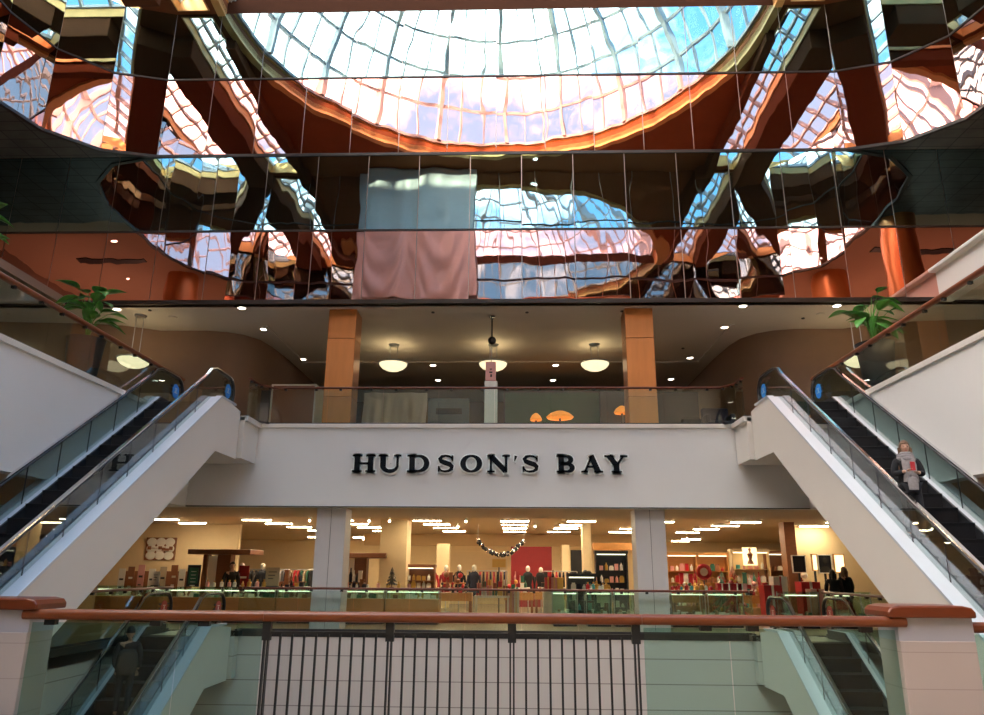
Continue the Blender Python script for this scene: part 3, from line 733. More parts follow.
# ------------------------------------------------------------------ the shop name
def stroke(p, q, w0, w1=None): return ('s', p, q, w0, w0 if w1 is None else w1)
def arcs(cx, cy, rx, ry, a0, a1, wf, n=26):
    out = []; pr = None
    for i in range(n+1):
        a = math.radians(a0+(a1-a0)*i/n); pt = (cx+rx*math.cos(a), cy+ry*math.sin(a)); w = wf(a, i/n)
        out.append((pt, w, a))
    return ('a', out)
T, S_, TH = .315, .095, .125        # heavy stem, serif thickness, thin stroke
def bowlw(a, _): return TH+(T-TH)*abs(math.cos(a))**1.6
def serif(x, y, w): return stroke((x-w/2, y), (x+w/2, y), S_)
def glyph(ch):
    g = []
    if ch == 'H':
        w = 1.38
        for x in (.30, w-.30): g += [stroke((x, 0), (x, 1), T), serif(x, S_/2, .56), serif(x, 1-S_/2, .56)]
        g += [stroke((.3, .5), (w-.3, .5), TH)]
    elif ch == 'U':
        w = 1.38; g = [stroke((.28, .36), (.28, 1), T), serif(.28, 1-S_/2, .54), stroke((1.12, .36), (1.12, 1), TH*1.1), serif(1.12, 1-S_/2, .42)]
        g.append(arcs(.70, .38, .42, .33, 180, 360, lambda a, f: T*(1-f)+TH*1.1*f if f > .45 else T-(T-.16)*f*1.6))
    elif ch == 'D':
        w = 1.32; g = [stroke((.30, 0), (.30, 1), T), serif(.24, S_/2, .46), serif(.24, 1-S_/2, .46), stroke((.24, TH/2), (.68, TH/2), TH), stroke((.24, 1-TH/2), (.68, 1-TH/2), TH)]
        g.append(arcs(.66, .5, .50, .5-TH/2, -90, 90, lambda a, f: TH+(T-TH)*math.cos(a)**1.3))
    elif ch == 'O':
        w = 1.28; g = [arcs(w/2, .5, w/2-.15, .5-TH/2+.01, 0, 360, bowlw, 44)]
    elif ch == 'S':
        w = 1.10; pts = [(.93, .70, .07), (.88, .84, .09), (.72, .93, .11), (.52, .955, .12), (.31, .91, .17), (.20, .77, .23), (.27, .64, .26), (.50, .545, .28), (.76, .46, .28), (.90, .33, .25), (.88, .18, .20), (.72, .075, .14), (.50, .045, .12), (.30, .08, .10), (.19, .18, .09), (.13, .32, .07)]
        g = [('a', [((x*1.0, y), ww, None) for x, y, ww in pts])]
        g += [stroke((.93, .64), (.93, .97), .07), stroke((.13, .03), (.13, .36), .07)]
    elif ch == 'N':
        w = 1.38; g = [stroke((.26, 0), (.26, 1), TH), stroke((1.14, 0), (1.14, 1), TH), stroke((.26, .94), (1.10, .08), T*.95), serif(.26, S_/2, .44), serif(1.14, 1-S_/2, .44), serif(.22, 1-S_/2, .36)]
    elif ch == "'":
        w = .28; g = [('s', (.10, .66), (.20, .96), .05, .17)]
    elif ch == 'B':
        w = 1.22; g = [stroke((.32, 0), (.32, 1), T), serif(.26, S_/2, .46), serif(.26, 1-S_/2, .46)]
        for y0, y1, xr in ((.0, .54, .70), (.48, 1.0, .62)):
            g += [stroke((.26, y0+TH/2), (xr, y0+TH/2), TH), stroke((.26, y1-TH/2), (xr, y1-TH/2), TH)]
            g.append(arcs(xr, (y0+y1)/2, .30, (y1-y0)/2-TH/2, -90, 90, lambda a, f: TH+(T*.95-TH)*math.cos(a)**1.3))
    elif ch == 'A':
        w = 1.36; g = [stroke((.22, .02), (.66, .97), TH), stroke((.62, .99), (1.06, .02), T), serif(.20, S_/2, .42), serif(1.08, S_/2, .54), stroke((.36, .33), (.92, .33), TH*.8)]
    elif ch == 'Y':
        w = 1.36; g = [stroke((.68, 0), (.68, .5), T), stroke((.66, .45), (.26, .97), T*.95), stroke((.72, .45), (1.10, .97), TH), serif(.68, S_/2, .58), serif(.26, 1-S_/2, .52), serif(1.12, 1-S_/2, .42)]
    return g, w
def draw(b, g, e, ox, oz, kx, k, y0, y1):
    def T2(p): return (ox+p[0]*kx, oz+p[1]*k)
    for s in g:
        if s[0] == 's':
            p, q = Vector(T2(s[1])), Vector(T2(s[2])); d = (q-p).normalized(); n = Vector((-d.y, d.x)); a, c = s[3]*k/2+e, s[4]*k/2+e
            p = p-d*e; q = q+d*e
            b.prism([tuple(v) for v in (p+n*a, p-n*a, q-n*c, q+n*c)], 'y', y0, y1)
        else:
            pts = s[1]; L_ = []; R_ = []
            P = [Vector(T2(x[0])) for x in pts]
            closed = (P[0]-P[-1]).length < 1e-4
            for i in range(len(P)):
                if closed: t_ = P[(i+1) % (len(P)-1)]-P[(i-1) % (len(P)-1)]
                else: t_ = P[min(i+1, len(P)-1)]-P[max(i-1, 0)]
                t_.normalize(); n = Vector((-t_.y, t_.x)); w = pts[i][1]*k/2+e
                L_.append(P[i]+n*w); R_.append(P[i]-n*w)
            for i in range(len(P)-1):
                b.prism([tuple(v) for v in (L_[i], R_[i], R_[i+1], L_[i+1])], 'y', y0, y1)
t = thing('store_sign', "store sign of raised black serif letters reading HUDSON'S BAY on the white band", 'sign', (0, YF, 3.7))
# letter left and right edges measured on the photograph (pixels in the sign close-up, 3.28 per pixel)
LET = [('H', 35, 120), ('U', 121, 206), ('D', 216, 296), ('S', 313, 381), ('O', 392, 469), ('N', 477, 562), ("'", 566, 584), ('S', 591, 660), ('B', 706, 777), ('A', 789, 867), ('Y', 866, 950)]
zt_, zb_ = atY(490, 455.2, YF-.08).z, atY(490, 472.4, YF-.08).z
for ch, a, c in LET:
    g, w = glyph(ch); xa, xb = xat(340.9+a/3.28, YF-.08, 4.0), xat(338.9+c/3.28, YF-.08, 4.0); kx = (xb-xa)/w; k = zt_-zb_
    b = MB(); draw(b, g, 0, xa, zb_, kx, k, YF-.115, YF-.095); lo = b.build('letter', 'signblack', t)
    b = MB(); draw(b, g, .034, xa, zb_, kx, k, YF-.095, YF-.06); b.build('letter_edge', 'signwhite', lo)
    b = MB(); q = (zt_+zb_)/2; b.box((xa+xb)/2-.012, (xa+xb)/2+.012, YF-.065, YF, q-.0, q+.02); b.build('mounting_pin', 'steel', lo)

# ------------------------------------------------------------------ upper concourse: columns, lamps, plants, pylon
def rect_column(s, lab):
    x0, x1 = (xat(325.5, 20.5, 7.2), xat(353.5, 20.5, 7.2)) if s < 0 else (xat(627, 20.5, 7.2), xat(655.5, 20.5, 7.2)); t = thing('square_column', lab, 'column', ((x0+x1)/2, 20.95, Z2))
    b = MB()
    z = Z2
    for h in (.9, 1.75, .95): b.box(x0, x1, 20.5, 21.3, z+.004, min(z+h, Z3)-.004); z += h
    b.build('shaft', 'coppercol', t, bevel=.012)
    b = MB(); b.box(x0+.02, x1-.02, 20.52, 21.28, Z2-.02, Z3); b.build('core', 'walnut', t)
rect_column(-1, 'left orange wood square column on the upper concourse'); rect_column(1, 'right orange wood square column on the upper concourse')
for s, nm in ((-1, 'left'), (1, 'right')):
    xa, xb = (xat(313, 20.35, 1.5), xat(342.5, 20.35, 1.5)) if s < 0 else (xat(637.5, 20.35, 1.5), xat(668, 20.35, 1.5))
    t = thing('shop_pillar', '%s grey white square pillar at the shop entrance' % nm, 'pillar', ((xa+xb)/2, 20.7, 0))
    b = MB(); xm = (xa+xb)/2; b.box(xa, xm-.006, 20.35, 21.1, 0, 3.13); b.box(xm+.006, xb, 20.35, 21.1, 0, 3.13); b.build('panels', 'pillar', t, bevel=.006)
    b = MB(); b.box(xa+.01, xb-.01, 20.37, 21.08, 0, 3.13); b.build('core', 'dark', t)
def pendant(x, y, lab, dz=0.0):
    t = thing('pendant_lamp', lab, 'lamp', (x, y, Z3), 'bowl pendants on the upper concourse')
    b = MB(); b.lathe([(.02, -.93), (.22, -.91), (.36, -.84), (.45, -.75), (.475, -.68), (.455, -.68), (.35, -.80), (.2, -.88), (.02, -.9)], (x, y, Z3-dz), 32); b.build('bowl', 'bowl', t, smooth=True)
    b = MB(); b.lathe([(.47, -.69), (.5, -.69), (.5, -.64), (.47, -.64), (.47, -.69)], (x, y, Z3-dz), 32); b.build('rim', 'steel', t, smooth=True)
    for k in (-1, 1):
        b = MB(); b.cyl((x+k*.12, y, Z3-.05), (x+k*.12, y, Z3-.66-dz), .012, n=8); b.build('rod', 'steel', t)
    b = MB(); b.box(x-.48, x+.48, y-.015, y+.015, Z3-.675-dz, Z3-.655-dz); b.build('crossbar', 'steel', t)
    b = MB(); b.lathe([(0, -.06), (.17, -.05), (.19, 0), (0, 0)], (x, y, Z3), 24); b.build('ceiling_plate', 'steel', t, smooth=True)
    b = MB(); b.ball((x, y, Z3-.72-dz), .07); b.build('bulb', 'bulb', t, smooth=True)
for px, lab in ((393, 'first glowing bowl pendant lamp beside the left column'), (493, 'middle glowing bowl pendant lamp behind the white pylon'), (595, 'glowing bowl pendant lamp near the right column'), (137, 'far left bowl pendant lamp seen above the left aisle rail'), (857, 'far right bowl pendant lamp seen through the right aisle glass')):
    Yp = 24.1 if 300 < px < 700 else 21.0
    pendant(xat(px, Yp, Z3-.8), Yp, lab, 0 if 300 < px < 700 else .72)
def downlight(x, y, z, lab, grp, r=.11):
    t = thing('downlight', lab, 'ceiling light', (x, y, z), grp)
    b = MB(); b.lathe([(r, .0), (r+.035, 0), (r+.035, -.012), (r, -.02), (r, 0)], (x, y, z), 20); b.build('trim_ring', 'paper', t, smooth=True)
    b = MB(); b.cyl((x, y, z-.012), (x, y, z-.002), r, n=20); b.build('lens', 'down', t)
for i, (px, py) in enumerate(((264, 329), (303, 359), (433, 365), (438, 380), (555.6, 365), (553, 380), (724.5, 327), (690, 357.6), (671, 379), (744, 304.5), (838.6, 304), (241, 307), (117, 309))):
    p = atZ(px, py, Z3)
    if p.y < YF+.3: p.y = YF+.35
    downlight(p.x, p.y, Z3, ('recessed downlight in the upper ceiling, ' + ['left, nearest the curved wall', 'beside the left column', 'left of the middle pendant', 'low and far between the left pendants', 'right of the middle pendant', 'low and far between the right pendants', 'right, nearest the curved wall', 'right of the right column', 'far one beside the right column', 'front edge right of the right column', 'front edge left of the right plant', 'front edge left of the left column', 'front edge beside the left plant'][i]), 'downlights of the upper concourse')
for i, (px, py) in enumerate(((150, 310), (173, 317), (433, 312), (527, 312), (622, 311), (683, 348), (803, 318), (820, 314))):
    p = atZ(px, py, Z3); b = MB(); b.cyl((p.x, max(p.y, 20.5), Z3-.03), (p.x, max(p.y, 20.5), Z3), .05 if i not in (1, 7) else .13, n=14)
    tag(b.build('ceiling_sensor', 'dark' if i not in (1, 7) else 'ceil2', smooth=True), ['small dark sensor above the left curved wall', 'round flush speaker above the left curved wall', 'dark dot sensor left of the hanging rod', 'dark dot sensor right of the hanging rod', 'dark dot sensor beside the right column', 'dark dot sensor near the right curved wall top', 'small sensor above the right curved wall', 'round flush speaker above the right curved wall'][i], 'sensor')
# hanging ball and white pylon
Y0 = 21.2; x = xat(492, Y0, 8.4); t = thing('hanging_camera', 'dark ball camera hanging from a thin ceiling rod above the pylon', 'camera', (x, Y0, Z3))
b = MB(); b.cyl((x, Y0, 8.22), (x, Y0, Z3), .022, n=10); b.build('rod', 'dark', t)
b = MB(); b.ball((x, Y0, 8.15), .125, 18, 12); b.build('dome', 'dark', t, smooth=True)
b = MB(); b.cyl((x, Y0, Z3-.04), (x, Y0, Z3), .09, n=16); b.build('plate', 'dark', t)
Y0 = 20.75; xa, xb = xat(484.5, Y0, 6.4), xat(497.5, Y0, 6.4); xm = (xa+xb)/2
t = thing('white_pylon', 'slim white pylon with a sign box on top behind the upper rail', 'pylon', (xm, Y0, Z2))
b = MB(); b.box(xa, xb, Y0-.16, Y0+.16, Z2-.02, 6.75); b.build('post', 'paper', t, bevel=.02)
b = MB(); b.box(xa+.03, xb-.05, Y0-.17, Y0+.14, 6.75, 7.32); b.build('sign_box', 'pinkbox', t, bevel=.01)
b = MB(); b.box(xm-.035, xm+.03, Y0-.175, Y0-.17, 7.08, 7.11); b.box(xm-.05, xm+.04, Y0-.175, Y0-.17, 6.98, 7.02); b.box(xm-.02, xm+.03, Y0-.175, Y0-.17, 6.86, 6.94); b.build('sign_marks', 'black', t)
b = MB(); b.cyl((xm, Y0, 7.32), (xm, Y0, 7.75), .015, n=8); b.ball((xm, Y0, 7.77), .035); b.build('antenna', 'steel', t)
# things at the back of the upper concourse
def panel(name, px0, px1, z0, z1, Y, m, lab, cat, d=.08, fr=None):
    xa, xb = xat(px0, Y, (z0+z1)/2), xat(px1, Y, (z0+z1)/2); t = thing(name, lab, cat, ((xa+xb)/2, Y, z0))
    b = MB(); b.box(xa, xb, Y, Y+d, z0, z1); b.build('board', m, t)
    if fr:
        f = MB(); w = .05
        for q in ((xa-w, xa, z0, z1), (xb, xb+w, z0, z1), (xa-w, xb+w, z1, z1+w), (xa-w, xb+w, z0, z0+w)): f.box(q[0], q[1], Y-.03, Y+d, q[2], q[3])
        f.build('frame', fr, t)
    return t
panel('timber_kiosk', 271, 313, Z2, 7.25, 23.2, 'walnut', 'red brown timber kiosk panel with pale edges behind the left of the rail', 'kiosk', 1.0, 'paper')
panel('dark_cabinet', 259, 268, Z2, 7.1, 23.2, 'dark', 'tall dark cabinet left of the timber kiosk', 'cabinet', .6)
b = sheet(xat(362, 27, 6.5), xat(426, 27, 6.5), Z2, 7.9, 27.0, 7, .22, -1)
o = b.build('dust_sheet', 'plastic', smooth=True, recalc=False); sm = o.modifiers.new('s', 'SOLIDIFY'); sm.thickness = .01
tag(o, 'hanging pale dust sheet over a shop front behind the rail', 'plastic sheet')
t = panel('shop_fascia_panel', 428, 469, 6.7, 7.75, 27.2, 'bluescreen', 'blue grey shop panel with a dark name strip behind the rail', 'sign', .1)
b = MB(); b.box(xat(436, 27.2, 7.2), xat(462, 27.2, 7.2), 27.17, 27.2, 7.14, 7.36); b.build('name_strip', 'navy', t)
panel('low_counter', 425, 475, Z2, 6.7, 26.9, 'dark', 'dark low counter below the blue grey shop panel', 'counter', .6)
panel('shop_window', 505, 600, Z2, 8.0, 27.3, 'green', 'dim green shop window to the right of the pylon', 'shop window', .1, 'dark')
panel('shutter_screen', 601, 700, Z2, 7.6, 25.5, 'dark', 'dark shutter behind the right column', 'shutter', .1)
for i, (px, zz, w) in enumerate(((560, 6.8, .5), (536, 6.72, .22), (622, 6.75, .28))):
    Y0 = 26.3 if px != 622 else 25.2
    x = xat(px, Y0, zz); t = thing('amber_lamp', ['wide amber glowing lamp low behind the right half of the rail', 'small amber lamp left of the wide amber lamp', 'amber lamp next to the right column foot'][i], 'lamp', (x, Y0, Z2))
    b = MB(); b.lathe([(w*.9, 0), (w, .05), (w*.7, .18), (w*.3, .26), (0.01, .28)], (x, Y0, zz), 20); b.build('shade', 'copperlit', t, smooth=True)
    b = MB(); b.cyl((x, Y0, Z2), (x, Y0, zz), .04, n=10); b.build('stand', 'dark', t)
def seatgroup(px, Y, lab):
    x = xat(px, Y, Z2+.4); t = thing('lounge_chair', lab, 'chair', (x, Y, Z2))
    b = MB(); b.box(x-.4, x+.4, Y-.4, Y+.3, Z2+.12, Z2+.45); b.build('seat', 'navy', t, bevel=.06)
    b = MB(); b.box(x-.4, x+.4, Y+.2, Y+.42, Z2+.3, Z2+.95); b.build('backrest', 'navy', t, bevel=.06)
    for sx in (-1, 1):
        b = MB(); b.box(x+sx*.36-.07, x+sx*.36+.07, Y-.38, Y+.3, Z2+.2, Z2+.65); b.build('armrest', 'navy', t, bevel=.04)
        for sy in (-.33, .33):
            b = MB(); b.cyl((x+sx*.33, Y+sy, Z2), (x+sx*.33, Y+sy, Z2+.14), .025, n=8); b.build('leg', 'dark', t)
seatgroup(718, 22.0, 'dark lounge chair behind the right end of the rail'); seatgroup(697, 23.6, 'dark lounge chair further back left of the first')
# plants in tall pots on the upper aisles
def plant(x, y, lab, seed, n=26):
    rnd = random.Random(seed); t = thing('potted_plant', lab, 'plant', (x, y, Z2))
    b = MB(); b.lathe([(.02, 0), (.26, 0), (.30, .1), (.42, 1.35), (.44, 1.40), (.40, 1.40), (.38, 1.32), (.02, 1.30)], (x, y, Z2), 24); b.build('pot', 'pot', t, smooth=True)
    b = MB(); b.lathe([(.01, 1.335), (.385, 1.325)], (x, y, Z2), 20); b.build('soil', 'soil', t)
    for k in range(n):
        az = rnd.uniform(0, 2*PI) if k > 3 else k*1.6; ln = rnd.uniform(.42, .68); reach = rnd.uniform(.05, .42); hh = rnd.uniform(.5, 1.25)
        b = MB(); base = Vector((x, y, Z2+1.32)); mid = base+Vector((math.cos(az)*reach*.35, math.sin(az)*reach*.35, hh*.7)); tip0 = base+Vector((math.cos(az)*reach, math.sin(az)*reach, hh))
        b.cyl(base, mid, .012, .009, 6); b.cyl(mid, tip0, .009, .006, 6); st = b.build('stalk', 'leafb', t)
        dirv = Vector((math.cos(az), math.sin(az), rnd.uniform(-.5, .7))).normalized(); sd = dirv.cross(Vector((0, 0, 1))).normalized(); nrm = sd.cross(dirv)
        w = ln*rnd.uniform(.46, .6); vs = []; NL = 9
        for i in range(NL+1):
            f = i/NL; wd = w*math.sin(PI*f**.8)*.5+.004; c = tip0+dirv*(ln*f)-Vector((0, 0, 1))*(.30*ln*f*f)
            for q in (-1, 0, 1): vs.append(c+sd*(q*wd)+nrm*(abs(q)*.18*wd))
        b = MB(); b.add(vs, [(i*3+q, i*3+q+1, i*3+q+4, i*3+q+3) for i in range(NL) for q in (0, 1)])
        lf = b.build('leaf', 'leafb' if k % 3 else 'leaf', st, smooth=True, recalc=False)
        sm = lf.modifiers.new('s', 'SOLIDIFY'); sm.thickness = .004
plant(xat(88, 16.6, 7), 16.6, 'leafy plant in a tall dark pot behind the left aisle rail', 3)
plant(xat(873, 17.1, 7), 17.1, 'leafy plant in a tall dark pot behind the right aisle rail', 11)
plant(-9.55, 12.0, 'leafy plant at the left picture edge, nearer along the left aisle', 5)
plant(10.6, 12.6, 'leafy plant at the right picture edge, mirrored in the panels', 8)
# a few more lit downlights seen mirrored in the top storey soffit
for i, (px, py) in enumerate(((558, 173), (556, 193), (835, 164), (823, 185))):
    pass
for i, (x, y) in enumerate(((1.5, 10.7), (14.6, 17.2), (15.6, 13.8), (-15, 14), (-16.4, 10))):
    downlight(x, y, Z4+.02 if abs(x) > 10 else ZR-.001, 'recessed downlight mirrored in the panels, ' + ['above the second dome reflection in the centre', 'beside the right rounded corner', 'right beside the air slot', 'left beside the rounded corner', 'left behind the air slot'][i], 'downlights of the top storey')
# ------------------------------------------------------------------ the shop on the ground level
ZC = 3.14
slab('ceiling', [(-20, 20, YF+.3, 24, 3.12, 3.2)], 'tan', 'tan soffit just inside the shop entrance')
slab('ceiling', [(-20, 20, 24, 46, ZC, ZC+.1)], 'storeceil', 'warm lit shop ceiling')
b = MB(); b.box(-20, 20, 44, 44.3, 0, ZC); struct(b.build('wall_back', 'cream'), 'cream back wall of the shop')
b = MB(); b.box(-6.5, 6.0, 35.5, 35.9, 2.62, ZC); struct(b.build('wall_bulkhead', 'creamd'))
b = MB(); b.box(-16.5, -9.9, 28.6, 28.8, 0, ZC); struct(b.build('wall_left', 'cream'), 'cream shop wall with the framed picture')
b = MB(); b.box(10.3, 16.5, 27.5, 27.7, 0, ZC); struct(b.build('wall_right', 'cream'), 'cream shop wall behind the posters')
def wp(px, Y, z): return xat(px, Y, z)
def fixture(x, y, grp='linear ceiling lights of the shop', w=.92, lab='slim fluorescent ceiling light glowing in the shop ceiling'):
    t = thing('ceiling_light', lab, 'ceiling light', (x, y, ZC), grp)
    b = MB(); b.box(x-w/2-.02, x+w/2+.02, y-.12, y+.12, ZC-.05, ZC); b.build('housing', 'paper', t)
    b = MB(); b.box(x-w/2, x+w/2, y-.10, y+.10, ZC-.07, ZC-.05); b.build('diffuser', 'tube', t)
    return t
cols = [-8.05, -5.3, -2.35, .55, 2.75, 5.3, 8.1]
rows = [25.0, 27.0, 29.2, 31.8]
proto = None
for j, y in enumerate(rows):
    for i, x in enumerate(cols+[-11.2, 11.2]):
        if (i == 4 and False): continue
        xx = x+(.12*j if x < 0 else 0 if x < 1 else -.12*j)
        if y > 28.3 and abs(x) > 10: continue
        if proto is None: proto = fixture(xx, y)
        else: dup(proto, (xx, y, ZC))
for i, x in enumerate((-9.5, -7.2, -3.9, -.1, 2.9, 6.4, 9.4)):
    for y in (38.5, 41.0): dup(proto, (x, y, ZC))
# ceiling spots
for i, (px, py) in enumerate(((362, 518), (383, 518), (464, 519), (458, 526), (535, 526), (346, 546), (475, 540), (305, 519), (688, 541), (700, 529), (845, 528), (640, 543))):
    p = atZ(px, py, ZC-.1); t = thing('spotlight', 'small round spotlight under the shop ceiling', 'spotlight', (p.x, p.y, ZC), 'shop spotlights')
    if p.y > 36: p = p*(36/p.y); p.z = ZC
    if p.y < 24.2: p.y = 24.3
    b = MB(); b.cyl((p.x, p.y, ZC-.04), (p.x, p.y, ZC), .03, n=10); b.build('stem', 'paper', t)
    b = MB(); b.cyl((p.x, p.y+.08, ZC-.06), (p.x, p.y-.06, ZC-.12), .04, .05, n=14); b.build('can', 'paper', t)
    b = MB(); b.cyl((p.x, p.y-.062, ZC-.121), (p.x, p.y-.066, ZC-.123), .035, n=14); b.build('lens', 'spot', t)
# shop pillars and wall blocks
def block(name, px0, px1, Y, z0, z1, m, lab, cat='pillar', d=.8):
    xa, xb = wp(px0, Y, 1.6), wp(px1, Y, 1.6); b = MB(); b.box(xa, xb, Y, Y+d, z0, z1)
    return tag(b.build(name, m, bevel=.01), lab, cat)
block('shop_column', 379, 406, 25.5, 0, ZC, 'cream', 'broad cream shop column right of the left entrance pillar', d=1.0)
block('shop_column', 584, 592, 26.2, 0, ZC, 'cream', 'slim bright cream column left of the right entrance pillar', d=.8)
block('shop_column', 594, 634, 27.6, 2.25, 2.5, 'oak', 'tan canopy bar beside the slim cream column', 'canopy', .5)
block('shop_column', 436, 449, 32.5, 0, 2.6, 'cream', 'cream pier in the middle distance left of the garland', d=.6)
block('shop_column', 562, 570, 33.0, 0, 2.6, 'cream', 'cream pier in the middle distance right of the red wall', d=.6)
block('shop_column', 788, 799, 25.6, 0, ZC, 'walnut', 'dark mottled wood column before the right posters', d=.5)
block('red_wall', 511, 552, 34.0, 0, 2.55, 'red', 'crimson red display wall deep in the shop', 'wall', .2)
xa, xb = wp(571, 33.5, 1.6), wp(583, 33.5, 1.6); t = thing('display_screen', 'black panel with a crimson foot near the slim column', 'panel', (xa, 33.5, 0))
b = MB(); b.box(xa, xb, 33.5, 33.6, .9, 2.4); b.build('upper_board', 'black', t)
b = MB(); b.box(xa, xb, 33.45, 33.6, 0, .9); b.build('foot_board', 'red', t)
block('cream_screen', 443, 507, 36.5, 0, 2.4, 'cream', 'cream screen wall left of the red wall', 'screen', .15)
# walnut gazebo kiosks on the left
def gazebo(px0, px1, Y, top, lab):
    xa, xb = wp(px0, Y, 2), wp(px1, Y, 2); t = thing('display_kiosk', lab, 'kiosk', ((xa+xb)/2, Y, 0)); w = xb-xa
    b = MB(); b.box(xa-.12, xb+.12, Y-.3, Y+1.0, top-.16, top); b.build('canopy', 'walnut', t, bevel=.02)
    b = MB(); b.box(xa+w*.16, xa+w*.24, Y, Y+.3, 0, top-.16); b.build('post', 'walnut', t)
    b = MB(); b.box(xa+w*.42, xa+w*.66, Y, Y+.4, 0, top-.16); b.build('side_panel', 'walnut', t)
    b = MB(); b.box(xa+w*.25, xa+w*.41, Y+.05, Y+.12, .8, top-.2); b.build('mirror', 'paper', t)
gazebo(195, 250, 24.8, 2.12, 'walnut display kiosk with wide flat canopy left of the left pillar')
gazebo(334, 384, 25.6, 2.05, 'walnut display kiosk right behind the left entrance pillar')
# framed picture
xa, xb = wp(144.5, 28.5, 2.1), wp(174.5, 28.5, 2.1); za, zb3 = atY(160, 560, 28.5).z, atY(160, 537.5, 28.5).z
t = thing('wall_picture', 'dark cornered picture of pale rounded shapes on the cream wall', 'picture', ((xa+xb)/2, 28.5, za))
b = MB(); b.box(xa, xb, 28.53, 28.6, za, zb3); b.build('backing', 'walnut', t)
b = MB(); w, h = xb-xa, zb3-za
rnd = random.Random(4)
for i in range(9):
    cx, cz = xa+w*(.2+.3*(i % 3)), za+h*(.2+.3*(i//3)); b.ball((cx, 28.53, cz), w*.17, 14, 8, 0, (1, .06, .8))
b.build('pale_motif', 'paper', t, smooth=True)
b = MB()
for i in range(7): b.box(xa+w*(.08+.12*i), xa+w*(.2+.12*i), 28.505, 28.515, za+h*(.46+.06*math.sin(i)), za+h*(.56+.05*math.cos(i*2)))
b.build('dark_branch', 'walnut', t)
# posters on the right
for (p0, p1, q0, q1, Y, lab, lit) in ((792, 806, 555, 573, 25.3, 'dark framed poster stand beside the wood column', 'black'), (818, 832, 554.5, 573.5, 25.4, 'black poster of a dim portrait, right one on the right wall', 'black'), (812, 818, 554, 571, 25.9, 'lit cream panel left of the portrait poster', 'screen'), (834, 845, 554, 573, 25.9, 'lit cream panel right of the portrait poster', 'screen')):
    xa, xb = wp(p0, Y, 1.8), wp(p1, Y, 1.8); z1_, z0_ = atY(p0, q0, Y).z, atY(p0, q1, Y).z
    t = thing('poster', lab, 'poster', ((xa+xb)/2, Y, z0_))
    b = MB(); b.box(xa+.03, xb-.03, Y, Y+.05, z0_+.03, z1_-.03); b.build('sheet', lit, t)
    b = MB()
    for q in ((xa, xa+.03, z0_, z1_), (xb-.03, xb, z0_, z1_), (xa, xb, z0_, z0_+.03), (xa, xb, z1_-.03, z1_)): b.box(q[0], q[1], Y-.02, Y+.05, q[2], q[3])
    b.build('frame', 'oak' if lit == 'screen' else 'paper', t)
    b = MB(); b.box((xa+xb)/2-.03, (xa+xb)/2+.03, Y+.05, Y+.1, 0, z1_-.1); b.build('support', 'dark', t)
    if 'portrait' in lab and 'left' not in lab and 'right of' not in lab:
        b = MB(); cx, cz = (xa+xb)/2, (z0_+z1_)/2; b.ball((cx, Y-.002, cz+.1), .1, 14, 10, 0, (.75, .03, 1)); b.ball((cx, Y-.002, cz-.18), .16, 14, 10, 0, (1, .02, .7)); b.build('portrait', 'taupe', t, smooth=True)
# display counters
def counter(xa, xb, Y, lab, base='oak', glass_h=.30, top=1.0, d=.65, n_in=7, seed=1, grp=None):
    rnd = random.Random(seed); t = thing('display_counter', lab, 'counter', ((xa+xb)/2, Y, 0), grp)
    b = MB(); b.box(xa, xb, Y, Y+d, .08, top-glass_h); b.build('base', base, t, bevel=.01)
    b = MB(); b.box(xa+.04, xb-.04, Y+.05, Y+d, 0, .08); b.build('plinth', 'dark', t)
    b = MB()
    for q in ((xa, xb, Y, Y+.01), (xa, xb, Y+d-.01, Y+d), (xa, xa+.01, Y, Y+d), (xb-.01, xb, Y, Y+d)): b.box(*q, top-glass_h, top-.02)
    b.build('glass_case', 'glassc', t)
    b = MB(); b.box(xa-.01, xb+.01, Y-.01, Y+d+.01, top-.02, top); b.build('glass_top', 'glassc', t)
    b = MB()
    for x in (xa, xb-.025): 
        for y in (Y, Y+d-.025): b.box(x, x+.025, y, y+.025, top-glass_h, top-.02)
    b.build('metal_frame', 'steel', t)
    b = MB(); b.box(xa+.04, xb-.04, Y+.03, Y+.06, top-.12, top-.095); b.build('light_strip', 'caselight', t)
    for k in range(n_in):
        x = xa+.12+(xb-xa-.24)*(k+.5)/n_in+rnd.uniform(-.04, .04); y = Y+d*rnd.uniform(.3, .7); z = top-glass_h
        b = MB()
        if k % 3 == 0: b.box(x-.07, x+.07, y-.05, y+.05, z, z+.10); nm, mm = 'jewel_box', rnd.choice(['paper', 'green', 'walnut'])
        elif k % 3 == 1: b.lathe([(.06, 0), (.06, .02), (.015, .05), (.05, .16), (.01, .18)], (x, y, z), 14); nm, mm = 'bust_stand', rnd.choice(['beigecloth', 'paper'])
        else: b.add([(x-.1, y-.06, z), (x+.1, y-.06, z), (x+.1, y+.06, z+.13), (x-.1, y+.06, z+.13), (x+.1, y+.06, z), (x-.1, y+.06, z)], [(0, 1, 2, 3), (0, 5, 4, 1), (2, 4, 5, 3), (0, 3, 5), (1, 4, 2)]); nm, mm = 'display_wedge', rnd.choice(['paper', 'beigecloth', 'green'])
        b.build(nm, mm, t)
xs = [wp(168, 22.6, .8)]
xl, xr = wp(168, 22.6, .8), wp(440, 22.6, .8); n = 5; ww = (xr-xl)/n
nmz = ['leftmost orange oak jewellery counter, behind the left lower escalator heads', 'orange oak jewellery counter between the escalator heads and the left pillar', 'orange oak jewellery counter directly left of the left pillar', 'orange oak jewellery counter directly right of the left pillar', 'rightmost orange oak jewellery counter with bright orange end']
for i in range(n): counter(xl+ww*i+.02, xl+ww*(i+1)-.02, 22.6, nmz[i], seed=i+1)
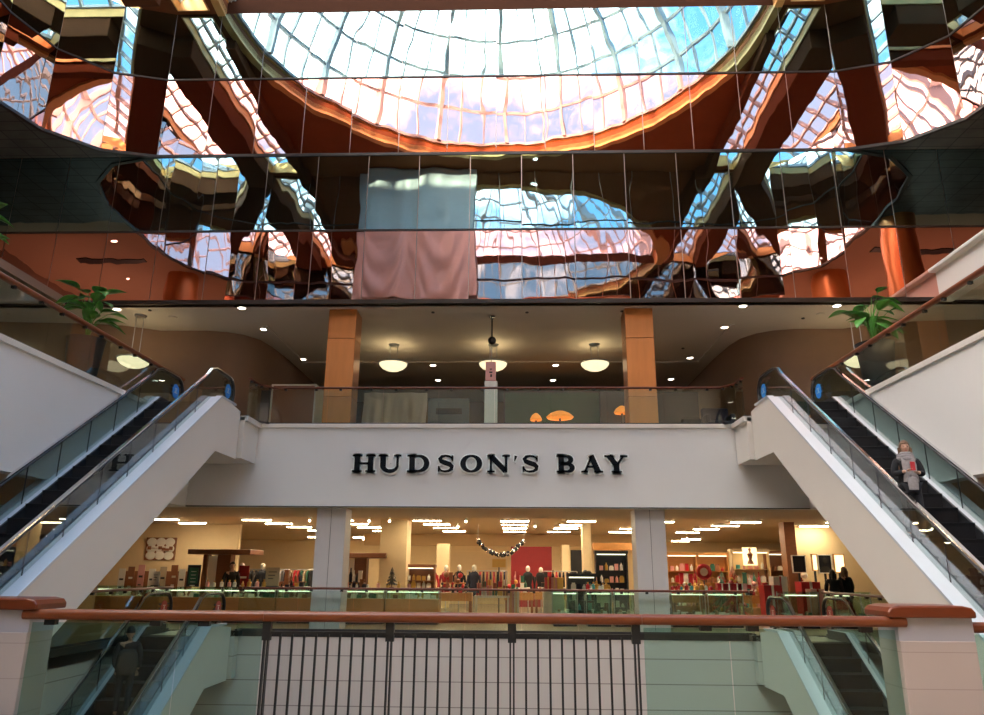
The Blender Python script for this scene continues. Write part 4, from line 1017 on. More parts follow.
counter(wp(96, 23.2, .8), wp(160, 23.2, .8), 23.2, 'lit counter at the far left under the escalator', seed=9)
for i, (p0, p1, lab) in enumerate(((552, 578, 'glass showcase with blue white boxes right of the aisle'), (586, 612, 'glass showcase with green shelves left of the right pillar'), (614, 636, 'glass showcase touching the right pillar on its left'), (671, 706, 'glass showcase directly right of the right pillar'), (708, 744, 'second glass showcase right of the right pillar'), (785, 820, 'glass showcase between the right lower escalator heads'), (835, 872, 'glass showcase at the far right beside the seated pair'))):
    counter(wp(p0, 22.4, .6), wp(p1, 22.4, .6), 22.4, lab, base='green' if i % 2 else 'dark', glass_h=.72, seed=20+i, n_in=6)
# ---- merchandise generators, each one a thing of its own
def gift_box(x, y, z, w, h, m, lab, grp=None, rib='gold'):
    t = thing('gift_box', lab, 'box', (x, y, z), grp)
    b = MB(); b.box(x-w/2, x+w/2, y-w/2, y+w/2, z, z+h*.8); b.build('body', m, t)
    b = MB(); b.box(x-w/2-.006, x+w/2+.006, y-w/2-.006, y+w/2+.006, z+h*.8, z+h); b.build('lid', m, t)
    b = MB(); b.box(x-w*.07, x+w*.07, y-w/2-.01, y+w/2+.01, z, z+h+.005); b.build('ribbon', rib, t)
def bottle(x, y, z, h, m, lab, grp=None):
    t = thing('perfume_bottle', lab, 'bottle', (x, y, z), grp); r = h*.28
    b = MB(); b.lathe([(.001, 0), (r, 0), (r, h*.6), (r*.4, h*.72), (r*.35, h*.78), (.001, h*.78)], (x, y, z), 14); b.build('body', m, t, smooth=True)
    b = MB(); b.cyl((x, y, z+h*.78), (x, y, z+h), r*.45, n=12); b.build('cap', 'gold', t)
def card(x, y, z, w, h, m, lab, name='counter_sign', cat='sign'):
    t = thing(name, lab, cat, (x, y, z))
    b = MB(); b.box(x-w/2, x+w/2, y-.01, y+.01, z+.03, z+h); b.build('card', m, t)
    b = MB(); b.box(x-w/2-.01, x+w/2+.01, y-.04, y+.04, z, z+.03); b.build('foot', 'dark', t)
    b = MB()
    for k in range(3): b.box(x-w*.3, x+w*(.3-.12*k), y-.013, y-.011, z+h*(.75-.17*k), z+h*(.79-.17*k))
    b.build('printed_lines', 'paper' if m in ('black', 'red', 'walnut') else 'dark', t)
def tree(x, y, z, h, m, lab, balls='gold'):
    t = thing('christmas_tree', lab, 'tree', (x, y, z)); rnd = random.Random(int(abs(x)*100))
    b = MB(); b.cyl((x, y, z), (x, y, z+h*.2), h*.03, n=8); b.cyl((x, y, z), (x, y, z+.03), h*.12, n=14); b.build('trunk', 'walnut', t)
    b = MB()
    for k in range(5):
        r = h*.26*(1-k*.18); z0 = z+h*(.14+.16*k); nb = 14
        for i in range(nb):
            a = 2*PI*i/nb+k; b.add([(x, y, z0+h*.2), (x+r*math.cos(a-.14), y+r*math.sin(a-.14), z0+.02), (x+r*1.08*math.cos(a), y+r*1.08*math.sin(a), z0-.02), (x+r*math.cos(a+.14), y+r*math.sin(a+.14), z0+.02)], [(0, 1, 2), (0, 2, 3), (1, 3, 2), (0, 3, 1)])
    b.build('branches', m, t)
    for k in range(8):
        a = rnd.uniform(0, 6.28); f = rnd.uniform(.1, .85); b = MB(); b.ball((x+h*.25*(1-f)*math.cos(a), y+h*.25*(1-f)*math.sin(a), z+h*(.16+.8*f)), h*.03, 8, 6); b.build('bauble', balls, t, smooth=True)
def mannequin(x, y, z, h, m, lab, m2='paper'):
    t = thing('mannequin', lab, 'mannequin', (x, y, z)); k = h/1.75
    b = MB(); b.cyl((x, y, z), (x, y, z+.02), .2*k, n=18); b.cyl((x, y, z), (x, y, z+.85*k), .02, n=8); b.build('stand', 'steel', t)
    b = MB(); b.lathe([(.01, .62), (.20, .64), (.17, .85), (.13, 1.02), (.17, 1.2), (.19, 1.33), (.16, 1.42), (.06, 1.48), (.05, 1.52)] if k > .9 else [(.01, .62), (.2, .64), (.15, 1.0), (.19, 1.3), (.06, 1.48), (.05, 1.52)], (x, y, z), 18, 0, 1, .7)
    b.build('clothing', m, t, smooth=True)
    for s in (-1, 1):
        b = MB(); b.cyl((x+s*.19, y, z+1.36*k), (x+s*.25, y-.02, z+1.05*k), .05, .04, 10); b.cyl((x+s*.25, y-.02, z+1.05*k), (x+s*.22, y-.08, z+.78*k), .04, .03, 10); b.build('sleeve', m, t, smooth=True)
    b = MB(); b.ball((x, y, z+1.63*k), .1, 14, 10, 0, (.85, .95, 1.15)); b.cyl((x, y, z+1.46*k), (x, y, z+1.58*k), .045, n=10); b.build('head', m2, t, smooth=True)
def shelf_tower(x, y, w, h, m, lab, cols_, seed=1, d=.4, nsh=4):
    rnd = random.Random(seed); t = thing('display_shelf', lab, 'shelf', (x, y, 0))
    b = MB(); b.box(x-w/2, x-w/2+.05, y, y+d, 0, h); b.box(x+w/2-.05, x+w/2, y, y+d, 0, h); b.box(x-w/2, x+w/2, y+d-.03, y+d, 0, h); b.box(x-w/2-.02, x+w/2+.02, y-.02, y+d, h, h+.1); b.build('cabinet', m, t)
    for k in range(nsh):
        z = .35+(h-.5)*k/nsh
        b = MB(); b.box(x-w/2+.05, x+w/2-.05, y+.02, y+d-.03, z-.02, z); b.build('shelf_board', m, t)
    b = MB(); b.box(x-w/2+.06, x+w/2-.06, y+.03, y+.07, h-.04, h-.01); b.build('light_strip', 'caselight', t)
    out = []
    for k in range(nsh):
        z = .35+(h-.5)*k/nsh; n = max(2, int(w/.22))
        for i in range(n):
            xx = x-w/2+.12+(w-.24)*(i+.5)/n; hh = rnd.uniform(.12, .26); m3 = rnd.choice(cols_)
            out.append((xx, y+.15, z, hh, m3))
    return out
# mid-ground displays seen above the rail (pixel column, depth, ...)
items = 0
def shelfgoods(lst, what, grp):
    for i, (x, y, z, hh, m3) in enumerate(lst):
        b = MB()
        if i % 3 == 1: b.lathe([(.001, 0), (.055, 0), (.05, hh*.7), (.02, hh*.8), (.02, hh), (.001, hh)], (x, y, z), 12); nm, c = 'bottle', 'bottle'
        elif i % 3 == 2: b.box(x-.075, x+.075, y-.05, y+.05, z, z+hh*.8); b.box(x-.05, x+.05, y-.05, y+.05, z+hh*.8, z+hh); nm, c = 'carton', 'box'
        else: b.box(x-.06, x+.06, y-.04, y+.04, z, z+hh); nm, c = 'carton', 'box'
        tag(b.build(nm, m3), ('small bottle ' if c == 'bottle' else 'small carton ')+what, c, grp+(' bottles' if c == 'bottle' else ' cartons'))
g = shelf_tower(wp(612, 26.4, 1.5), 26.4, 1.1, 2.1, 'dark', 'tall dark lit shelf left of the right entrance pillar', ['paper', 'pinkbox', 'gold'], 1); shelfgoods(g, 'on the tall dark shelf left of the right pillar', 'dark shelf')
g = shelf_tower(wp(683, 28, 1.5), 28, 1.12, 2.1, 'oak', 'oak display shelf just right of the right entrance pillar', ['walnut', 'pinkbox', 'paper', 'redgift'], 2); shelfgoods(g, 'on the oak shelf just right of the right pillar', 'first oak shelf')
g = shelf_tower(wp(714, 28, 1.5), 28, 1.12, 2.1, 'oak', 'oak display shelf in the middle of the right shop half', ['walnut', 'green', 'paper', 'redgift'], 3); shelfgoods(g, 'on the middle oak shelf of the right shop half', 'middle oak shelf')
g = shelf_tower(wp(752, 27, 1.5), 27, 1.3, 2.2, 'cream', 'cream lit display shelf with a bright panel', ['gold', 'paper', 'pinkbox', 'tealc'], 4); shelfgoods(g, 'on the cream lit shelf', 'cream shelf')
t = panel('lit_backdrop', 743, 757, 1.75, 2.35, 26.96, 'screen', 'bright yellow white lit panel with a dark figure on the cream shelf', 'panel', .04)
b = MB(); x = wp(750, 26.86, 2.0); b.lathe([(.01, 1.78), (.12, 1.8), (.05, 1.95), (.1, 2.12), (.03, 2.2), (.05, 2.3), (.01, 2.33)], (x, 26.84, 0), 14); b.build('dress_form', 'walnut', t, smooth=True)
g = shelf_tower(wp(777, 27.2, 1.5), 27.2, .75, 2.15, 'walnut', 'walnut shelf left of the dark wood column', ['redgift', 'paper', 'walnut'], 5); shelfgoods(g, 'on the walnut shelf by the wood column', 'walnut shelf')
g = shelf_tower(wp(582, 24.3, .8), 24.3, .9, 1.35, 'dark', 'low dark stand of blue boxes at the aisle', ['navy', 'tealc', 'paper'], 6, nsh=3); shelfgoods(g, 'on the low dark stand at the aisle', 'low stand')
g = shelf_tower(wp(418, 26, 1.0), 26, 1.1, 1.6, 'walnut', 'waist high walnut tower of small goods right of the cream column', ['paper', 'beigecloth', 'gold'], 7); shelfgoods(g, 'on the walnut tower right of the cream column', 'walnut tower')
# central table with gift towers and yellow sign
x = wp(492, 24.4, .6); t = thing('display_table', 'white-legged aisle table stacked with gifts, centre of the entrance', 'table', (x, 24.4, 0))
b = MB(); b.box(x-.55, x+.55, 24.2, 24.9, .70, .76); b.build('tabletop', 'paper', t)
for sx in (-.5, .5):
    for y in (24.23, 24.85):
        b = MB(); b.box(x+sx-.025, x+sx+.025, y-.025, y+.025, 0, .70); b.build('leg', 'paper', t)
cl = ['redgift', 'paper', 'pinkbox', 'green', 'gold', 'walnut']
words = {'redgift': 'red', 'paper': 'white', 'pinkbox': 'pink', 'green': 'dark green', 'gold': 'gold', 'walnut': 'brown'}
for k in range(6):
    xx = x-.42+.168*k; hh = .2+.05*(k % 3)
    gift_box(xx, 24.45, .76, .15, hh, cl[k], '%s gift box in the row on the central aisle table' % words[cl[k]])
    gift_box(xx+.0, 24.45, .76+hh+.006, .12, .17, cl[(k+2) % 6], '%s gift box stacked on the %s box of the central aisle table' % (words[cl[(k+2) % 6]], words[cl[k]]), rib='red')
xc_ = wp(499, 25.2, 1.8); t = thing('yellow_sign', 'yellow orange sign board on a pole below the garland', 'sign', (xc_, 25.2, 0))
b = MB(); b.box(xc_-.22, xc_+.22, 25.18, 25.22, 1.62, 1.88); b.build('board', 'gold', t)
b = MB(); b.cyl((xc_, 25.2, 0), (xc_, 25.2, 1.62), .02, n=8); b.cyl((xc_, 25.2, 0), (xc_, 25.2, .03), .16, n=14); b.build('pole', 'dark', t)
# garland of dark and pale balls hanging from the ceiling
xa, xb = wp(478, 27.5, 2.6), wp(524, 27.5, 2.6); t = thing('ball_garland', 'hanging swag of black and silver balls in the shop centre', 'garland', ((xa+xb)/2, 27.5, 2.2))
N = 40; rnd = random.Random(5)
for k in range(N):
    f = k/(N-1); z = 2.06+.50*(2*f-1)**2; b = MB()
    for q in range(3): b.ball((xa+(xb-xa)*f+rnd.uniform(-.03, .03), 27.5+rnd.uniform(-.05, .05), z+rnd.uniform(-.05, .05)), rnd.uniform(.04, .07), 8, 6, 0)
    b.build('ball', 'black' if k % 3 else 'chrome', t, smooth=True)
for q, xx in enumerate((xa, xb)):
    b = MB(); b.cyl((xx, 27.5, 2.56), (xx, 27.5, ZC), .008, n=6); b.build('hanging_wire', 'steel', t)
# countertop objects, left
ct = 1.0
L1 = [('tree', 392, 22.9, .62, 'black', 'black jewellery tree stand on the counter right of the left pillar')]
tree(wp(392, 22.9, 1.3), 22.9, ct, .62, 'black', L1[0][5], 'chrome')
def chalk(px0, px1, Y, z0, z1, lab):
    xa, xb = wp(px0, Y, 1.3), wp(px1, Y, 1.3); t = thing('sign_board', lab, 'sign', ((xa+xb)/2, Y, z0))
    b = MB(); b.box(xa, xb, Y, Y+.03, z0, z1); b.build('frame', 'dark', t)
    b = MB(); b.box(xa+.06, xb-.06, Y-.012, Y, z0+.08, z1-.08); b.build('panel', 'green', t)
    b = MB()
    for k in range(5): b.box(xa+.12, xb-.12, Y-.016, Y-.012, z1-.2-.1*k, z1-.185-.1*k)
    b.build('lettering', 'paper', t)
chalk(187, 200, 22.95, ct, 1.62, 'dark framed counter board with rows of small type on the left counter')
# makeup-counter backbar at far left: small frames
panel('back_shelf', 118, 186, 0, 1.42, 25.5, 'walnut', 'long low walnut back shelf under the framed picture', 'shelf', .4)
for i, px in enumerate((122, 131, 141, 152, 163, 174, 182)):
    card(wp(px, 25.3, 1.3), 25.3, 1.42 if False else .0, .22, 1.5+.06*(i % 3), ['paper', 'walnut', 'pinkbox', 'paper', 'beigecloth', 'walnut', 'paper'][i], ['white easel card furthest left below the picture', 'brown easel card next to the furthest left one', 'pink easel card below the picture', 'white easel card right below the picture middle', 'beige easel card below the right picture half', 'brown easel card right of the picture', 'white easel card beside the dark framed counter board'][i])
x = wp(157, 22.9, 1.1); card(x, 22.8, ct, .22, .42, 'paper', 'tall white card on the left counter behind the escalator head')
x = wp(274, 23, 1.1); card(wp(273, 23, 1.1), 22.9, ct, .42, .56, 'beigecloth', 'beige card rack at the left counter near the pillar', 'card_rack', 'rack')
for i, (px, Y, m, lab) in enumerate(((231, 26.5, 'coat', 'black dressed mannequin in the left shop half, first from the kiosk'), (241, 25.8, 'navy', 'navy dressed mannequin next to the black one, left shop half'), (262, 27.0, 'coat', 'black dressed mannequin behind the beige card rack'), (432, 29, 'redgift', 'red dressed mannequin right of the broad cream column'), (446, 29.5, 'red', 'crimson dressed mannequin left of the cream screen'), (459, 28.5, 'coat', 'black coated mannequin with pale front before the cream screen'), (474, 28, 'navy', 'dark dressed mannequin left of the central table'), (421, 31, 'green', 'green dressed mannequin behind the walnut tower'))):
    mannequin(wp(px, Y, 1.2), Y, 0, 1.72, m, lab)
x = wp(248.5, 25.6, 1.5); card(x, 25.2, 0, .34, 1.62, 'red', 'red and white sale stand between the left mannequins', 'floor_sign')
for i, (px, Y, h, m, lab) in enumerate(((528, 29, 1.5, 'coat', 'black clothing rack mannequin before the red wall, left'), (541, 29.4, 1.45, 'coat', 'black clothed mannequin before the red wall, right'))):
    mannequin(wp(px, Y, 1), Y, 0, h+.2, m, lab)
for i, (px, m, wd) in enumerate(((548, 'redgift', 'red'), (554, 'pinkbox', 'pink'), (560, 'gold', 'gold'), (516, 'paper', 'white'), (511, 'pinkbox', 'pink'))):
    Y = 24.6; gift_box(wp(px, Y, 1.1), Y, .9 if px > 530 else .0, .2, .42 if px > 530 else .9, m, '%s gift carton %s' % (wd, 'on the low stand right of the aisle' if px > 530 else 'standing right of the central table'))
b = MB(); xa, xb = wp(543, 24.5, .5), wp(564, 24.5, .5); b.box(xa, xb, 24.4, 24.9, 0, .9); tag(b.build('display_plinth', 'paper', bevel=.02), 'white plinth right of the aisle carrying three gift cartons', 'plinth')
# red merchandise in the right half
tree(wp(733, 24.2, 1.3), 24.2, .0, 1.75, 'redgift', 'red christmas tree of ribbon in the right shop half')
tree(wp(722, 25.6, 1.2), 25.6, .0, 1.6, 'green', 'dark green christmas tree behind the red one', 'redgift')
for i, (px, z, m, wd) in enumerate(((721, ct, 'redgift', 'red'), (728, ct, 'red', 'crimson'), (736, ct, 'redgift', 'red'), (741, ct, 'pinkbox', 'pink'))):
    gift_box(wp(px, 22.7, 1.1), 22.7, z, .26, .20, m, '%s gift box on the second right showcase, %s' % (wd, ['leftmost', 'second from left', 'third from left', 'rightmost'][i]), rib='paper')
gift_box(wp(770, 23.6, 1), 23.6, 0, .5, 1.15, 'redgift', 'big red carton behind the right escalator head, left one', rib='paper')
gift_box(wp(779, 23.8, 1), 23.8, 0, .4, 1.4, 'paper', 'tall white carton beside the big red carton', rib='redgift')
gift_box(wp(808, 24, 1), 24, 0, .55, 1.25, 'redgift', 'big red carton below the right posters', rib='paper')
gift_box(wp(815, 23.4, 1), 23.4, 0, .4, 1.05, 'pinkbox', 'pink carton right of the big red one below the posters', rib='redgift')
t = thing('wreath_sign', 'round red and white wreath sign on a stand in the right half', 'wreath', (wp(704, 24.8, 1.5), 24.8, 0)); x = t.location.x
def torus(b, c, R, r, n=28, k=10):
    vs = []; 
    for i in range(n):
        a = 2*PI*i/n
        for j in range(k):
            p = 2*PI*j/k; vs.append((c[0]+(R+r*math.cos(p))*math.cos(a), c[1]+r*math.sin(p), c[2]+(R+r*math.cos(p))*math.sin(a)))
    b.add(vs, [(i*k+j, i*k+(j+1) % k, ((i+1) % n)*k+(j+1) % k, ((i+1) % n)*k+j) for i in range(n) for j in range(k)])
b = MB(); torus(b, (x, 24.8, 1.52), .19, .06); b.build('wreath', 'redgift', t, smooth=True)
b = MB(); b.cyl((x, 24.79, 1.52), (x, 24.81, 1.52), .12, n=20); b.build('centre_disc', 'paper', t)
b = MB(); b.cyl((x, 24.85, 0), (x, 24.85, 1.33), .02, n=8); b.cyl((x, 24.85, 0), (x, 24.85, .03), .15, n=14); b.build('pole', 'dark', t)
# bottles lined up along the counters
rnd = random.Random(12)
for i in range(16):
    px = 207+i*7.1 if i < 9 else 346+(i-9)*10.5
    if 308 < px < 345 or 268 < px < 279: continue
    bottle(wp(px, 22.85, 1.1), 22.85+rnd.uniform(-.05, .15), ct, rnd.uniform(.12, .24), rnd.choice(['gold', 'paper', 'pinkbox']), 'small perfume bottle on the orange oak counters', 'perfume bottles on the oak counters')
for i in range(18):
    px = 588+i*3.0 if i < 8 else 672+(i-8)*5
    if 712 < px < 745: continue
    bottle(wp(px, 22.6, 1.1), 22.6+rnd.uniform(-.05, .15), ct, rnd.uniform(.14, .26), rnd.choice(['redgift', 'paper', 'tealc', 'gold']), 'small perfume bottle on the glass showcases', 'perfume bottles on the glass showcases')

# tiered goods tables filling the floor of the shop
def goods_table(px, Y, lab, what, seed, pal, w=1.3, top=.8, tiers=3, n=6):
    rnd = random.Random(seed); x = wp(px, Y, 1.0); t = thing('goods_table', lab, 'table', (x, Y, 0))
    for k in range(tiers):
        b = MB(); b.box(x-w/2+.12*k, x+w/2-.12*k, Y+.18*k, Y+.8-.1*k, top+.16*k-.04 if k else 0.55, top+.16*k); b.build('tier', rnd.choice(['walnut', 'paper', 'oak']), t)
    for sx in (-1, 1):
        for yy in (Y+.05, Y+.72):
            b = MB(); b.box(x+sx*(w/2-.06)-.03, x+sx*(w/2-.06)+.03, yy-.03, yy+.03, 0, .55); b.build('leg', 'walnut', t)
    for k in range(tiers):
        m_ = n-k
        for i in range(m_):
            xx = x-w/2+.12*k+.1+(w-.24*k-.2)*(i+.5)/m_; yy = Y+.18*k+.09; z = top+.16*k; mm = rnd.choice(pal); r = rnd.random(); b = MB(); hh = rnd.uniform(.12, .3) if k < tiers-1 else rnd.uniform(.22, .5)
            if r < .4: b.box(xx-.06, xx+.06, yy-.05, yy+.05, z, z+hh*.75); b.box(xx-.066, xx+.066, yy-.056, yy+.056, z+hh*.75, z+hh*.9); nm = 'carton'
            elif r < .75: b.lathe([(.001, 0), (.05, 0), (.055, hh*.5), (.02, hh*.75), (.02, hh), (.001, hh)], (xx, yy, z), 12); nm = 'bottle'
            else: b.lathe([(.001, 0), (.05, .0), (.012, .03), (.012, hh*.5), (.001, hh*.5)], (xx, yy, z), 10); b.ball((xx, yy, z+hh*.72), hh*.27, 10, 8); nm = 'ornament'
            tag(b.build(nm, mm), 'small '+nm+' on the '+what, {'carton': 'box', 'bottle': 'bottle', 'ornament': 'ornament'}[nm], what+' '+nm+'s')
P1 = ['redgift', 'paper', 'walnut', 'black', 'pinkbox']; P2 = ['black', 'navy', 'paper', 'walnut', 'gold']; P3 = ['redgift', 'red', 'paper', 'green', 'pinkbox', 'gold']
goods_table(289, 25.2, 'tiered goods table left of the left entrance pillar', 'tiered table left of the left pillar', 31, P2)
goods_table(352, 24.6, 'tiered goods table right of the left entrance pillar', 'tiered table right of the left pillar', 32, P2, 1.1)
goods_table(452, 25.4, 'tiered goods table left of the central aisle table', 'tiered table left of the aisle', 33, P1)
goods_table(519, 26.5, 'tiered goods table under the right end of the garland', 'tiered table under the garland end', 34, P3, 1.0)
goods_table(552, 27.2, 'tiered goods table before the right edge of the red wall', 'tiered table before the red wall edge', 35, P1, 1.2)
goods_table(592, 24.8, 'tiered goods table below the tan canopy bar', 'tiered table below the canopy bar', 36, P1, 1.1)
goods_table(692, 25.6, 'tiered goods table right of the right entrance pillar', 'tiered table right of the right pillar', 37, P3)
goods_table(757, 25.3, 'tiered goods table under the cream lit shelf', 'tiered table under the cream shelf', 38, P3)
goods_table(806, 26.5, 'tiered goods table beneath the right posters', 'tiered table beneath the posters', 39, P3, 1.1)
def clothes_rack(px, Y, lab, pal, seed, n=9, w=1.2):
    rnd = random.Random(seed); x = wp(px, Y, 1.0); t = thing('clothes_rack', lab, 'clothes rack', (x, Y, 0))
    b = MB(); b.cyl((x-w/2, Y, 1.5), (x+w/2, Y, 1.5), .018, n=8)
    for s in (-1, 1): b.cyl((x+s*w/2, Y, 0), (x+s*w/2, Y, 1.5), .018, n=8); b.cyl((x+s*w/2, Y-.25, .02), (x+s*w/2, Y+.25, .02), .018, n=8)
    b.build('frame', 'steel', t)
    for i in range(n):
        xx = x-w/2+.1+(w-.2)*i/(n-1); hh = rnd.uniform(.75, 1.05); b = MB()
        b.prism([(Y-.06, 1.47), (Y+.06, 1.47), (Y+.2, 1.36), (Y+.24, 1.47-hh), (Y-.24, 1.47-hh), (Y-.2, 1.36)], 'x', xx-.035, xx+.035)
        b.build('garment', rnd.choice(pal), t, bevel=.015)
clothes_rack(268, 28.2, 'clothes rack of black and grey coats in the left shop half', ['coat', 'navy', 'greycloth', 'taupe'], 1, 9, 1.5)
clothes_rack(298, 30.0, 'clothes rack touching the left pillar from behind', ['coat', 'redgift', 'beigecloth', 'green'], 2)
clothes_rack(415, 30.5, 'clothes rack of red and dark coats right of the cream column', ['redgift', 'coat', 'navy', 'red'], 3)
clothes_rack(487, 31.0, 'clothes rack behind the central aisle table', ['coat', 'navy', 'red', 'paper'], 4, 11, 1.6)
clothes_rack(560, 31.5, 'clothes rack of dark coats beside the red wall', ['coat', 'navy', 'walnut'], 5, 9, 1.4)
# ------------------------------------------------------------------ people
def skinned(name, joints, edges, root, m, parent, sub=2):
    """joints: list of (pos, radius or (rx, ry)); grown into one surface"""
    me = bpy.data.meshes.new(name); off = Vector((0, 0, 0)); p = parent
    while p is not None: off += p.location; p = p.parent
    me.from_pydata([Vector(j[0])-off for j in joints], edges, [])
    o = bpy.data.objects.new(name, me); C.objects.link(o)
    sk = o.modifiers.new('skin', 'SKIN'); sk.use_smooth_shade = True; sk.branch_smoothing = .6
    if not me.skin_vertices:
        bpy.context.view_layer.objects.active = o
    lay = me.skin_vertices[0].data if me.skin_vertices else None
    for i, j in enumerate(joints):
        r = j[1]; lay[i].radius = (r, r) if not isinstance(r, tuple) else r
        lay[i].use_root = (i == root)
    ss = o.modifiers.new('sub', 'SUBSURF'); ss.levels = sub; ss.render_levels = sub
    dg = bpy.context.evaluated_depsgraph_get(); dg.update()
    m2 = bpy.data.meshes.new_from_object(o.evaluated_get(dg)); m2.name = name
    bpy.data.objects.remove(o); m2.materials.clear(); m2.materials.append(M[m]); m2.shade_smooth()
    q = bpy.data.objects.new(name, m2); C.objects.link(q); q.parent = parent
    return q
def person(label, base, rz, hair, coat, legs_m, pose, scarf=None, phone=False, bag=None, long_hair=True, scale=1.0, seated=False):
    x, y, z = base; t = thing('person', label, 'person', base)
    cs, sn = math.cos(rz), math.sin(rz)
    def P(a, b_, c):                                         # figure faces -y before turning; a right(+x), b depth, c up
        a, b_, c = a*scale, b_*scale, c*scale
        return (x+a*cs-b_*sn, y+a*sn+b_*cs, z+c)
    dz = -.42 if seated else 0
    # body (skin) - head, neck, torso, arms, legs as one surface
    arms = {'phone': ((-.17, 0, 1.38), (-.23, -.02, 1.12), (-.09, -.24, 1.16), (.17, 0, 1.38), (.23, -.02, 1.12), (.10, -.24, 1.13)),
            'down': ((-.18, 0, 1.40), (-.24, .02, 1.12), (-.22, -.06, .88), (.18, 0, 1.40), (.24, .02, 1.12), (.20, -.10, .90))}[pose]
    if seated: legs = [((-.10, 0, .92), (-.12, -.38, .92), (-.12, -.42, .50)), ((.10, 0, .92), (.12, -.38, .92), (.12, -.42, .50))]
    else: legs = [((-.09, 0, .88), (-.10, -.01, .48), (-.10, .03, .07)), ((.09, 0, .88), (.10, -.04, .48), (.10, -.01, .07))]
    def q(p): return P(p[0], p[1], p[2]+dz)
    J = [(q((0, 0, .95)), (.13, .10)), (q((0, 0, 1.15)), (.12, .095)), (q((0, 0, 1.34)), (.15, .10)), (q((0, 0, 1.45)), .055), (q((0, -.015, 1.53)), .05)]
    E = [(0, 1), (1, 2), (2, 3), (3, 4)]
    for k in (0, 3):
        i = len(J); J += [(q(arms[k]), .052), (q(arms[k+1]), .042), (q(arms[k+2]), .028)]; E += [(2, i), (i, i+1), (i+1, i+2)]
    for lg in legs:
        i = len(J); J += [(q(lg[0]), .08), (q(lg[1]), .055), (q(lg[2]), .036)]; E += [(0, i), (i, i+1), (i+1, i+2)]
        J.append((q((lg[2][0], lg[2][1]-.12, lg[2][2]-.035)), .03)); E.append((i+2, i+3))
    body = skinned('body', J, E, 0, 'skin', t)
    # head shaped as its own closed surface welded visually into the neck: skull, jaw, nose, ears
    b = MB()
    hc = q((0, -.01, 1.60)); n_, k_ = 20, 16; vs = []
    def hp(th, ph):
        X = .076*math.cos(ph)*math.sin(th); Y = -.094*math.cos(ph)*math.cos(th); Z = .118*math.sin(ph)
        if Z < 0: X *= 1+Z*2.3; Y *= 1+Z*1.2
        f = max(0, math.cos(th))*math.cos(ph)
        Y -= .030*math.exp(-((X/.013)**2))*math.exp(-(((Z+.012)/.024)**2))*(1 if math.cos(th) > .5 else 0)    # nose
        Y += .010*math.exp(-(((abs(X)-.032)/.014)**2))*math.exp(-(((Z-.012)/.012)**2))*(1 if math.cos(th) > .3 else 0)  # eye sockets
        Y -= .006*math.exp(-((X/.024)**2))*math.exp(-(((Z+.052)/.010)**2))*(1 if math.cos(th) > .3 else 0)    # lips
        return P(X, Y-.01, 1.60+dz+Z)
    n_, k_ = 40, 30
    for i in range(k_+1):
        for j in range(n_): vs.append(hp(2*PI*j/n_, -PI/2+PI*i/k_))
    b.add(vs, [(i*n_+j, i*n_+(j+1) % n_, (i+1)*n_+(j+1) % n_, (i+1)*n_+j) for i in range(k_) for j in range(n_)])
    for s in (-1, 1): b.ball(P(s*.078, 0, 1.595+dz), .022, 10, 8, 0, (.5, .8, 1.3))
    b.build('head', 'skin', body, smooth=True)
    b = MB()
    for s in (-1, 1): b.ball(P(s*.031, -.093, 1.612+dz), .010, 10, 8, 0, (1.2, .6, .7))
    b.build('eyes', 'hairk', body, smooth=True)
    b = MB(); b.ball(P(0, -.093, 1.548+dz), .016, 10, 8, 0, (1.3, .4, .35)); b.build('mouth', 'redgift', body, smooth=True)
    # hair
    b = MB(); vs = []; n_, k_ = 28, 14; low = -.55 if long_hair else .0
    for i in range(k_+1):
        for j in range(n_):
            th = 2*PI*j/n_; front = max(0, math.cos(th))
            lo = (.46 if front > .62 else (low if front < .25 else low+(.46-low)*(front-.25)/.37))
            ph = lo+(PI/2-lo)*i/k_; r = 1.10+.03*math.sin(th*9)
            vs.append(P(.082*r*math.cos(ph)*math.sin(th), -.01-.098*r*math.cos(ph)*math.cos(th), 1.605+dz+.125*r*math.sin(ph)))
    b.add(vs, [(i*n_+j, i*n_+(j+1) % n_, (i+1)*n_+(j+1) % n_, (i+1)*n_+j) for i in range(k_) for j in range(n_)])
    if long_hair:
        for s in (-1, 1):
            for (a, bb) in ((.075, .02), (.06, .055), (.082, -.02)):
                b.cyl(P(s*a, bb, 1.60+dz), P(s*(a+.012), bb-.02, 1.42+dz), .032, .018, 10)
        b.cyl(P(0, .07, 1.60+dz), P(0, .075, 1.40+dz), .06, .03, 12)
    h = b.build('hair', hair, body, smooth=True, recalc=False)
    sm = h.modifiers.new('s', 'SOLIDIFY'); sm.thickness = .006
    # coat
    Jc = [(q((0, 0, .78)), (.19, .135)), (q((0, 0, .95)), (.175, .13)), (q((0, 0, 1.15)), (.155, .12)), (q((0, 0, 1.33)), (.17, .12)), (q((0, 0, 1.43)), (.085, .075))]
    Ec = [(0, 1), (1, 2), (2, 3), (3, 4)]
    for k in (0, 3):
        i = len(Jc); w = Vector(arms[k+1]).lerp(Vector(arms[k+2]), .86)
        Jc += [(q(arms[k]), .075), (q(arms[k+1]), .062), (q(tuple(w)), .05)]; Ec += [(3, i), (i, i+1), (i+1, i+2)]
    skinned('coat', Jc, Ec, 1, coat, t)
    # trousers and shoes
    Jt = [(q((0, 0, .92)), (.15, .11))]; Et = []
    for lg in legs:
        i = len(Jt); a = Vector(lg[1]).lerp(Vector(lg[2]), .93); Jt += [(q(lg[0]), .095), (q(lg[1]), .07), (q(tuple(a)), .055)]; Et += [(0, i), (i, i+1), (i+1, i+2)]
    skinned('trousers', Jt, Et, 0, legs_m, t)
